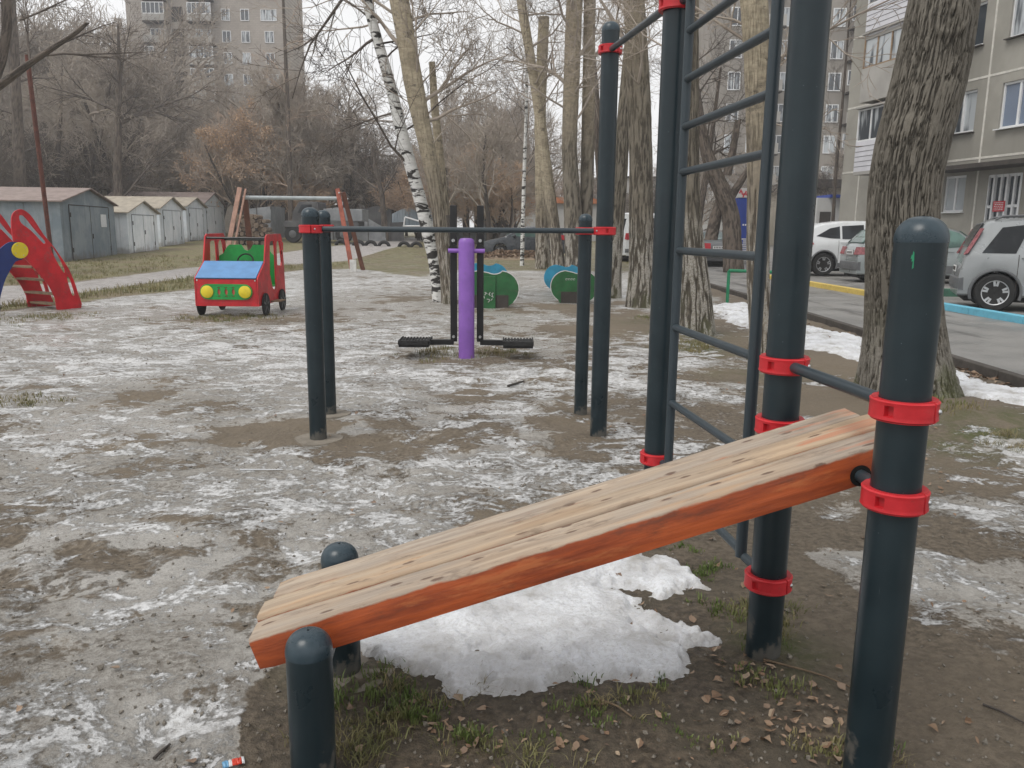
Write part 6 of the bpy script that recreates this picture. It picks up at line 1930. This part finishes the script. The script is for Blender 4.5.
def near_tree(pts, Y, mat, label, seed, name='tree', top=4.0, crown=True, twig='twig_grey', amp=.06, flare=.05, sides=48, rows=110, extra=(), nb=12, cut=False, fx=9, fz=1.8, furrow=.30, knots=(), twl=1.0, limbs=(), z0=2.2, extras_mat=None):
    path = px_path(pts, Y)
    base = path[-1][0]
    g = gh(base.x, base.y)
    t = thing(name, (base.x, Y, g), label, 'tree')
    path = path[::-1]
    path[0] = (Vector((path[0][0].x, Y, g - .15)), path[0][1])
    if not cut:
        a, ra = path[-1]; b, rb_ = path[-2]; d = (a - b).normalized(); d = (d + Vector((0, 0, .5))).normalized()
        path += [(a + d * top * .5, ra * .72), (a + d * top, ra * .34)]
    bark_trunk('trunk', path, mat, t, sides, rows, amp=amp, flare=flare, seed=seed, fx=fx, fz=fz, furrow=furrow, knots=knots)
    if cut:
        a, ra = path[-1]
        MB().lathe([(ra * 1.0, 0), (ra * .5, .03), (.01, .04)], a - Vector(t.location) - Vector((0, 0, .02)), 16).build('cut_end', M['log'], t)
    for ep, eY in extra:
        e = px_path(ep, eY)[::-1]
        bark_trunk('limb', e, mat, t, 20, 50, amp=amp, seed=seed + 3)
    rng = random.Random(seed); cr = []
    for (u0, v0, u1, v1, r0, nch) in limbs:
        a, b = P(u0, v0, Y), P(u1, v1, Y + rng.uniform(-.6, .6))
        grow(cr, a - Vector(t.location), (b - a).normalized(), (b - a).length, r0, 0, 3, rng, nch, up=.01, wig=.10, rmin=.004, spread=(20, 50), ratio=(.35, .6))
    if crown:
        tot = [p for p, r in path if p.z > z0] or [path[-1][0]]
        lo = z0
        for k in range(nb):
            zz = lo + (path[-1][0].z - lo) * (k + rng.random()) / nb
            i = max(j for j in range(len(path)) if path[j][0].z <= zz + 1e-6) if path[0][0].z <= zz else 0
            i = min(i, len(path) - 2); f = (zz - path[i][0].z) / max(path[i + 1][0].z - path[i][0].z, .01)
            s_ = path[i][0].lerp(path[i + 1][0], min(max(f, 0), 1)) - Vector(t.location)
            az = rng.uniform(0, 6.28); cd = Vector((math.cos(az), math.sin(az), rng.uniform(.3, 1.1))).normalized()
            rr_ = path[i][1] * rng.uniform(.14, .3)
            grow(cr, s_, cd, rng.uniform(1.3, 2.8) * twl, rr_, 0, 3, rng, [6, 5, 4], up=.05, wig=.16, rmin=.0038, tmin=.15)
    if cr:
        me = lines_mesh('crown', cr, lambda r_: 7 if r_ > .02 else 4 if r_ > .008 else 3); link_mesh('crown', me, M[twig], t)
    return t

# thick tree right of the ladder (closest)
YT = G(925, 408).y + .35
near_tree([(957, -60, 62), (944, 0, 63), (934, 60, 67), (922, 110, 68), (910, 155, 67), (904, 195, 64), (903, 235, 65), (904, 300, 68), (906, 350, 73), (909, 385, 80), (911, 410, 84)], YT, M['bark_big'],
          'thick rough barked tree trunk beside the tall foreground post', 5, top=5, amp=.060, flare=.17, sides=420, rows=760, nb=0, fx=30, fz=4.6, furrow=.20, knots=((-1.75, 3.02, .10, .05), (-1.2, 1.05, .08, .03), (-2.4, 2.2, .07, .03)))
Yb = G(444, 302).y
near_tree([(361, -30, 9.5), (368, 5, 10), (376, 35, 10.5), (385, 65, 11), (393, 95, 11.5), (400, 125, 12), (409, 160, 12.5), (419, 195, 13), (429, 235, 13.5), (437, 270, 14), (441, 303, 15)], Yb, M['birch'],
          'leaning white birch with black patches', 21, name='birch_tree', top=4, amp=.012, flare=.03, twig='twig_dark', nb=9,
          limbs=((377, 37, 322, 72, .030, [6, 6, 4]), (397, 112, 318, 122, .022, [6, 6, 4]), (372, 20, 300, -30, .02, [6, 5, 3]), (385, 60, 420, 20, .02, [5, 5, 4]), (362, -25, 262, 75, .035, [5, 4, 3])))
near_tree([(393, -30, 19), (400, 5, 20), (407, 45, 18), (414, 85, 20), (422, 125, 17), (431, 165, 15), (437, 200, 14), (442, 240, 13), (447, 275, 13), (450, 301, 15)], Yb - .35, M['bark_pale'],
          'leaning bare tan trunk growing beside the birch', 22, amp=.03, flare=.04, nb=18, z0=3.2, twl=1.2, extra=(([(432, 62, 6), (434, 100, 8), (438, 140, 8), (443, 180, 7), (447, 215, 7)], Yb + 1.7),),
          limbs=((405, 40, 470, -20, .018, [6, 5, 4]), (415, 90, 480, 20, .016, [6, 6, 4]), (428, 150, 480, 60, .013, [6, 6, 4]), (425, 120, 460, 40, .013, [6, 6, 4]), (420, 110, 350, 50, .012, [5, 5, 4])))
near_tree([(518, -20, 9), (524, 20, 9.5), (531, 60, 9.5), (538, 105, 10), (544, 150, 11), (550, 195, 11.5), (555, 235, 12), (560, 263, 14)], 29, M['bark_pale'],
          'slim pale trunk leaning left, front one of the twin trunks', 23, amp=.025, flare=.05, nb=20, z0=5, twl=1.5)
near_tree([(544, 17, 10.5), (542, 60, 11), (540, 110, 11.5), (541, 160, 12), (542, 210, 13), (543, 263, 15)], 31, M['bark_pale'],
          'straight trunk with a flat sawn-off top beside the slim leaning one', 24, cut=True, amp=.03, flare=.05, nb=3, z0=6)
near_tree([(575, -20, 16), (573, 40, 16), (571, 100, 15.5), (569, 150, 15), (572, 200, 17), (577, 262, 21)], 28, M['bark_mid'],
          'pair of tall trunks growing together left of the tall post, grey bark', 25, amp=.04, flare=.05, nb=18, z0=4.6, twl=1.3, extra=(([(590, -20, 12), (589, 60, 12), (588, 130, 13), (587, 190, 13), (584, 250, 14)], 28.4),))
near_tree([(586, -40, 8), (590, 40, 8.5), (597, 120, 9), (603, 200, 10), (606, 262, 12)], 34, M['bark_dark'],
          'thin dark trunk behind the tall post of the low bar', 26, amp=.03, flare=.04, nb=9, z0=4)
near_tree([(633, -20, 21), (636, 40, 22), (639, 100, 23), (641, 160, 22.5), (641, 220, 23.5), (642, 270, 25), (641, 307, 28)], G(641, 307).y, M['bark_mid'],
          'straight grey trunk with traces of whitewash right of the tall post', 27, amp=.05, flare=.05, nb=14, z0=3.6, sides=80, rows=200)
near_tree([(628, 60, 10), (624, 110, 12), (621, 160, 14), (617, 220, 15), (613, 270, 17), (611, 298, 20)], G(611, 298).y, M['bark_mid'],
          'slimmer grey trunk directly behind the tall post of the low bar', 28, amp=.05, flare=.05, nb=8, z0=4)
near_tree([(693, -20, 11), (692, 60, 13), (691, 130, 15), (690, 190, 18), (692, 240, 23), (696, 290, 29), (698, 334, 35)], G(699, 334).y, M['bark_mid'],
          'dark barked trunk behind the left ladder rail', 29, amp=.06, flare=.06, nb=10, z0=3, sides=90, rows=220)
near_tree([(752, -40, 27), (754, 0, 27), (757, 60, 25), (758, 120, 23), (759, 180, 22), (758, 240, 22), (758, 290, 21), (761, 335, 21), (762, 352, 22)], G(761, 352).y, M['bark_pale'],
          'tall pale trunk seen through the ladder', 30, amp=.04, flare=.05, nb=9, z0=2.8, sides=90, rows=220,
          limbs=((757, 30, 700, 5, .02, [6, 5, 3]), (755, 90, 800, 40, .02, [6, 5, 3]), (752, 118, 830, 140, .012, [4, 4, 3])))
near_tree([(700, 120, 9), (706, 150, 12), (715, 175, 17), (724, 195, 19), (731, 215, 17), (736, 245, 20)], 29, M['bark_dark'],
          'twisted dark forked tree behind the ladder', 31, amp=.06, flare=.05, nb=12, z0=4, top=2, twig='twig_dark',
          extra=(([(772, 120, 5), (760, 150, 6), (748, 170, 7), (735, 190, 9), (727, 203, 11)], 29.1), ([(738, 120, 6), (733, 150, 7), (727, 175, 9)], 29), ([(722, 195, 10), (716, 215, 11), (711, 240, 13)], 29.2)))
near_tree([(707, 170, 6), (700, 210, 7), (694, 262, 8)], 34, M['bark_dark'], 'thin grey trunk behind the dark saloon', 32, amp=.03, nb=8, z0=3, flare=.03)
# left side trees
near_tree([(8, -30, 10), (12, 30, 10), (15, 80, 10), (18, 130, 10), (20, 190, 11), (21, 225, 12)], 47, M['bark_dark'], 'dark slender trunk behind the garages at the far left', 41, twig='twig_dark', nb=12, z0=5, flare=.04, amp=.03)
near_tree([(-48, -40, 26), (-44, 20, 30), (-40, 80, 34), (-36, 140, 38), (-34, 240, 44)], 24, M['bark_dark'], 'big dark tree at the left edge whose sawn limb reaches into view', 42, twig='twig_dark', nb=8, z0=5, flare=.04, amp=.04,
          extra=(([(87, 23, 4.5), (76, 33, 6), (62, 42, 7), (44, 54, 8.5), (26, 66, 10), (10, 78, 11), (-12, 94, 12), (-38, 112, 14)], 23.6), ([(6, -20, 9), (7, 30, 9), (2, 60, 9), (-8, 90, 9), (-34, 130, 12)], 24.5)),
          limbs=((44, 54, 110, 8, .04, [6, 5, 4]), (40, 56, 150, 38, .035, [6, 5, 4]), (30, 60, 12, 0, .04, [5, 5, 4]), (20, 20, 100, -20, .03, [6, 5, 4])))
near_tree([(119, 60, 4), (119, 100, 5.5), (118, 140, 7), (117, 170, 8), (119, 200, 9), (120, 226, 10)], 50, M['bark_dark'], 'dark tree with wide forking limbs above the large garage', 43, twig='twig_dark', nb=9, z0=7, flare=.04, amp=.03, top=2,
          limbs=((118, 112, 40, 62, .09, [7, 6, 5]), (119, 125, 190, 62, .10, [7, 6, 5]), (119, 122, 170, 98, .07, [7, 6, 5]), (120, 200, 172, 148, .09, [7, 6, 5]), (119, 90, 130, 20, .06, [7, 6, 5])))
near_tree([(106, 112, 4), (100, 135, 4.5), (94, 155, 5), (87, 182, 6), (80, 225, 7)], 54, M['bark_dark'], 'short leaning dark trunk left of the forking tree', 44, twig='twig_dark', nb=8, z0=6, flare=.03, amp=.03, top=2)
near_tree([(60, 130, 4), (58, 150, 4.5), (57, 185, 5), (57, 225, 6)], 53, M['bark_dark'], 'thin upright trunk behind the ridge of the large garage', 45, nb=10, z0=6, flare=.03, amp=.03)
near_tree([(376, 170, 4), (382, 195, 5), (386, 226, 7)], 53, M['bark_dark'], 'small dark tree with bent limbs left of the birch', 46, twig='twig_dark', nb=8, z0=3.5, flare=.03, amp=.03, top=1.5,
          limbs=((378, 190, 345, 162, .07, [6, 6, 5]), (382, 195, 402, 150, .07, [6, 6, 5])))
near_tree([(352, 150, 5), (353, 180, 6), (352, 215, 8)], 60, M['bark_dark'], 'broad dark trunk in the middle of the thicket', 47, twig='twig_dark', nb=12, z0=3.5, flare=.03, amp=.03, top=3)
near_tree([(527, 60, 2.8), (526, 120, 3.2), (524, 180, 3.6), (522, 256, 4.2)], 33, M['birch'], 'very thin young birch in front of the white building', 48, name='birch_tree', twig='twig_dark', nb=10, z0=3, flare=.01, amp=.01)
near_tree([(284, 20, 3), (287, 90, 4), (289, 150, 4.5), (291, 228, 6)], 54, M['bark_dark'], 'slender dark trunk rising above the old truck', 49, twig='twig_brown', nb=12, z0=4, flare=.02, amp=.02)
near_tree([(846, 60, 2.2), (842, 110, 2.6), (836, 170, 3), (833, 232, 4)], 40, M['bark_dark'], 'thin sapling in front of the white kiosk', 50, twig='twig_dark', nb=9, z0=3, flare=.01, amp=.02, twl=.8)

# ================================================================= grass, leaf litter, sticks
def blades(name, pts, mat, label, seed, hmin=.03, hmax=.09, w=.0022, n_per=26, sprd=.035, lean=.6):
    rng = random.Random(seed); vs = []; qs = []; tris = []
    for x, y, s in pts:
        zg = gh(x, y)
        for k in range(int(n_per * s)):
            a = rng.uniform(0, 6.28); r_ = abs(rng.gauss(0, sprd * s)); bx, by = x + r_ * math.cos(a), y + r_ * math.sin(a)
            h = rng.uniform(hmin, hmax) * s; la = a + rng.gauss(0, .8); ln = rng.uniform(.1, lean) * h * (1.4 if rng.random() < .3 else 1)
            wx, wy = -math.sin(la) * w * rng.uniform(.7, 1.3), math.cos(la) * w
            wt = rng.uniform(0, 6.28); wx, wy = math.cos(wt) * w, math.sin(wt) * w
            b = len(vs); dx, dy = math.cos(la) * ln, math.sin(la) * ln
            vs += [(bx - wx, by - wy, zg - .005), (bx + wx, by + wy, zg - .005), (bx - wx * .8 + dx * .35, by - wy * .8 + dy * .35, zg + h * .62), (bx + wx * .8 + dx * .35, by + wy * .8 + dy * .35, zg + h * .62), (bx + dx, by + dy, zg + h * rng.uniform(.7, 1))]
            qs.append((b, b + 1, b + 3, b + 2)); tris.append((b + 2, b + 3, b + 4))
    o = link_mesh(name, np_mesh(name, vs, quads=qs, tris=tris), mat)
    return props(o, label, 'grass', kind='stuff')
def tufts(lst, n_sub, seed, jit=.07):
    rng = random.Random(seed); out = []
    for u, v, s in lst:
        c = G(u, v)
        for k in range(n_sub): out.append((c.x + rng.gauss(0, jit) * s, c.y + rng.gauss(0, jit * .8) * s, rng.uniform(.5, 1.1) * min(s, 1.2)))
    return out
blades('grass', tufts([(352, 700, 1.1), (372, 705, 1.2), (395, 697, .9), (405, 715, .8), (385, 722, .8), (462, 738, .9), (470, 732, .5), (602, 708, .9), (592, 716, .6), (755, 624, .9), (735, 612, .7), (716, 605, .6), (712, 568, .7), (700, 574, .8), (690, 548, .6), (758, 640, .6), (770, 685, .8), (775, 692, .5), (828, 748, .8), (832, 756, .5), (655, 695, .6), (546, 745, .6), (700, 740, .5), (672, 722, .5), (430, 720, .5)], 9, 2), M['grass'],
       'short green grass tufts growing under the bench', 3, hmin=.012, hmax=.045)
blades('dry_grass', tufts([(345, 745, .9), (360, 760, .8), (352, 728, .8), (372, 735, .6), (395, 690, .7), (450, 706, .7), (775, 622, .7), (765, 632, .8), (745, 604, .6), (1003, 440, 1.1), (995, 446, .9), (612, 712, .7), (880, 766, .6), (470, 745, .6), (520, 768, .9), (780, 610, .6)], 8, 9), M['grass_dry'],
       'dry straw coloured grass beside the near short post', 4, hmin=.02, hmax=.07, w=.0013, lean=1.8)
rg2 = random.Random(5); lst = []
for k in range(4200):
    u = rg2.uniform(-150, 345); v = rg2.uniform(255, 312)
    c = G(u, v)
    inA = poly_sd(np.array([c.x]), np.array([c.y]), grassA_poly)[0] < -.1; inB = poly_sd(np.array([c.x]), np.array([c.y]), grassB_poly)[0] < -.05
    inP = poly_sd(np.array([c.x]), np.array([c.y]), path_poly)[0] < .1
    if (inA or inB) and not inP and c.y < 40: lst.append((c.x, c.y, rg2.uniform(.5, 1.3)))
blades('grass_verge', lst, M['grass_dry'], 'rough yellow green grass verge along the footpath by the garages', 6, hmin=.05, hmax=.15, w=.006, n_per=9, sprd=.12, lean=1.0)
lst = tufts([(205, 320, 2.2), (215, 317, 2), (230, 319, 2.2), (245, 318, 2), (262, 316, 1.6), (20, 318, 2.2), (45, 317, 2.2), (0, 322, 2.2), (60, 315, 1.8), (440, 352, 1.2), (455, 356, 1.4), (490, 353, 1.2), (510, 352, 1), (650, 318, 1.2), (700, 345, 1.3), (690, 348, 1.2), (950, 420, 1), (30, 400, .8), (15, 402, .8)], 14, 31, .16)
blades('grass_fringe', lst, M['grass_dry'], 'short worn grass round the toy car, climber and trunks', 8, hmin=.02, hmax=.06, w=.003, n_per=22, sprd=.07)

def leaf_litter(name, pts, label, seed, s0=.005, s1=.019):
    rng = random.Random(seed); mb = MB()
    prof = ((0, -1.1), (.45, -.62), (.62, -.05), (.45, .5), (.12, .85), (0, 1.15), (-.12, .85), (-.45, .5), (-.62, -.05), (-.45, -.62))
    for x, y in pts:
        s = rng.uniform(s0, s1); curl = rng.uniform(-.8, 1.2); fold = rng.uniform(0, .6)
        m = Euler((rng.gauss(0, .30), rng.gauss(0, .30), rng.uniform(0, 6.28))).to_matrix(); zg = gh(x, y) + .006 + s * .18
        asp = rng.uniform(.55, 1.5)
        if rng.random() < .35: curl *= 2.6; fold *= 1.8
        jt = [(a * rng.uniform(.6, 1.25), b * rng.uniform(.75, 1.15)) for a, b in prof]
        vs = [m @ Vector((a * s * asp, b * s, s * (curl * .25 * b * b + fold * abs(a)))) + Vector((x, y, zg)) for a, b in jt]
        c = m @ Vector((0, 0, 0)) + Vector((x, y, zg))
        k = len(vs); vs.append(c)
        mb.add(vs, [(i, (i + 1) % k, k) for i in range(k)])
    o = mb.build(name, M['leaf'], smooth=True)
    return props(o, label, 'leaves', kind='stuff')
rg3 = random.Random(14); pts = []
def scat(u, v, su, sv, n):
    for k in range(n):
        c = G(u + rg3.gauss(0, su), v + rg3.gauss(0, sv)); pts.append((c.x, c.y))
scat(748, 672, 22, 10, 30); scat(810, 722, 35, 20, 42); scat(700, 725, 70, 32, 34); scat(560, 725, 90, 25, 26); scat(480, 750, 90, 20, 16); scat(700, 590, 50, 30, 22); scat(720, 690, 60, 20, 18)
scat(640, 610, 60, 40, 12); scat(880, 740, 60, 40, 20); scat(900, 600, 90, 80, 45); scat(950, 450, 60, 30, 40); scat(620, 400, 110, 60, 60); scat(300, 450, 200, 70, 40); scat(200, 650, 180, 80, 14); scat(760, 380, 70, 30, 50); scat(440, 715, 60, 20, 30)
leaf_litter('leaf_litter', pts, 'fallen brown leaves scattered over the bare earth', 3)
pts = []
for k in range(260):
    u = rg3.uniform(805, 1030); v = 322 + (u - 806) * .275 + rg3.uniform(2, 16); c = G(u, v); pts.append((c.x, c.y))
leaf_litter('leaf_drift', pts, 'brown leaves drifted along the dark kerb', 5, .02, .045)
# small pale stones and crumbs
rng = random.Random(9); mb = MB()
for k in range(2600):
    u, v = rng.uniform(-60, 1080), 330 + 440 * rng.random() ** 1.2
    c = G(u, v); s = rng.uniform(.0025, .009) * (1.6 if rng.random() < .06 else 1)
    m = Euler((rng.random() * 3, rng.random() * 3, rng.random() * 3)).to_matrix()
    vs = [m @ Vector(p) * s * rng.uniform(.7, 1.3) + Vector((c.x, c.y, gh(c.x, c.y) + s * .3)) for p in ((1, 0, 0), (-1, 0, 0), (0, 1, 0), (0, -1, 0), (0, 0, .7), (0, 0, -.7))]
    mb.add(vs, [(0, 2, 4), (2, 1, 4), (1, 3, 4), (3, 0, 4), (2, 0, 5), (1, 2, 5), (3, 1, 5), (0, 3, 5)])
props(mb.build('gravel', M['pebble'], smooth=False), 'small stones and ice crumbs lying on the ground', 'gravel', kind='stuff')

def stick(px, r, label, name='fallen_stick', mat='stick'):
    ps = [G(u, v) for u, v in px]; o0 = ps[0]
    mb = MB(); mb.tube([(p.x - o0.x, p.y - o0.y, gh(p.x, p.y) + r * 1.1 + .003) for p in ps], [r * (1 - .5 * i / len(ps)) for i in range(len(ps))], 7)
    o = mb.build(name, M[mat]); o.location = (o0.x, o0.y, 0); return props(o, label, 'stick')
stick([(752, 655), (765, 664), (785, 670), (805, 675), (825, 680), (850, 690)], .0045, 'long thin twig on the earth between the two thick posts')
stick([(600, 706), (618, 712), (632, 722)], .004, 'short pale twig near the grass under the bench')
stick([(240, 474), (262, 473), (283, 473)], .004, 'straight pale twig on the ice left of the low bar posts', mat='paper')
stick([(508, 388), (520, 384), (524, 381)], .012, 'short dark stick on the ice below the purple post', mat='dark_trim')
stick([(982, 711), (1000, 718), (1024, 730)], .004, 'dark twig in the bottom right corner', mat='dark_trim')
stick([(154, 757), (162, 749), (170, 743)], .005, 'curved dark twig on the white ice in the bottom left', mat='dark_trim')
# candy wrapper
c = G(233, 769)
wt = thing('candy_wrapper', (c.x, c.y, gh(c.x, c.y) + .006), 'small red, white and blue candy wrapper on the ice at the bottom edge', 'wrapper', rz=R(25)); wt.scale = (.85, .85, .85)
def crumple(x0, x1, nm, mt):
    vs = []; n = 8; m2 = 6; rng = random.Random(int(x0 * 1000) + 7)
    for i in range(n + 1):
        for j in range(m2 + 1):
            x = x0 + (x1 - x0) * i / n; y = -.016 + .032 * j / m2
            vs.append((x, y, .008 * math.sin(math.pi * j / m2) + rng.uniform(0, .004)))
    fs = [(i * (m2 + 1) + j, i * (m2 + 1) + j + 1, (i + 1) * (m2 + 1) + j + 1, (i + 1) * (m2 + 1) + j) for i in range(n) for j in range(m2)]
    o = MB().add(vs, fs).build(nm, M[mt], wt, ang=20); s_ = o.modifiers.new('s', 'SOLIDIFY'); s_.thickness = .0012
crumple(-.030, -.012, 'blue_end', 'wrap_blue'); crumple(-.0118, -.002, 'white_band', 'wrap_white'); crumple(-.0018, .026, 'red_end', 'wrap_red'); crumple(.0262, .034, 'white_tip', 'wrap_white')

# ================================================================= air
hz = MB().box((0, 40, 32), (520, 300, 68)).build('haze', None, smooth=False)
hm = bpy.data.materials.new('haze'); hm.use_nodes = True
hm.node_tree.nodes.clear()
ho = hm.node_tree.nodes.new('ShaderNodeOutputMaterial'); hv = hm.node_tree.nodes.new('ShaderNodeVolumePrincipled')
hv.inputs['Color'].default_value = (.93, .95, 1, 1); hv.inputs['Density'].default_value = .0012; hv.inputs['Anisotropy'].default_value = .2
hm.node_tree.links.new(hv.outputs[0], ho.inputs['Volume'])
hz.data.materials.append(hm)
props(hz, kind='stuff')
scene.cycles.volume_bounces = 1
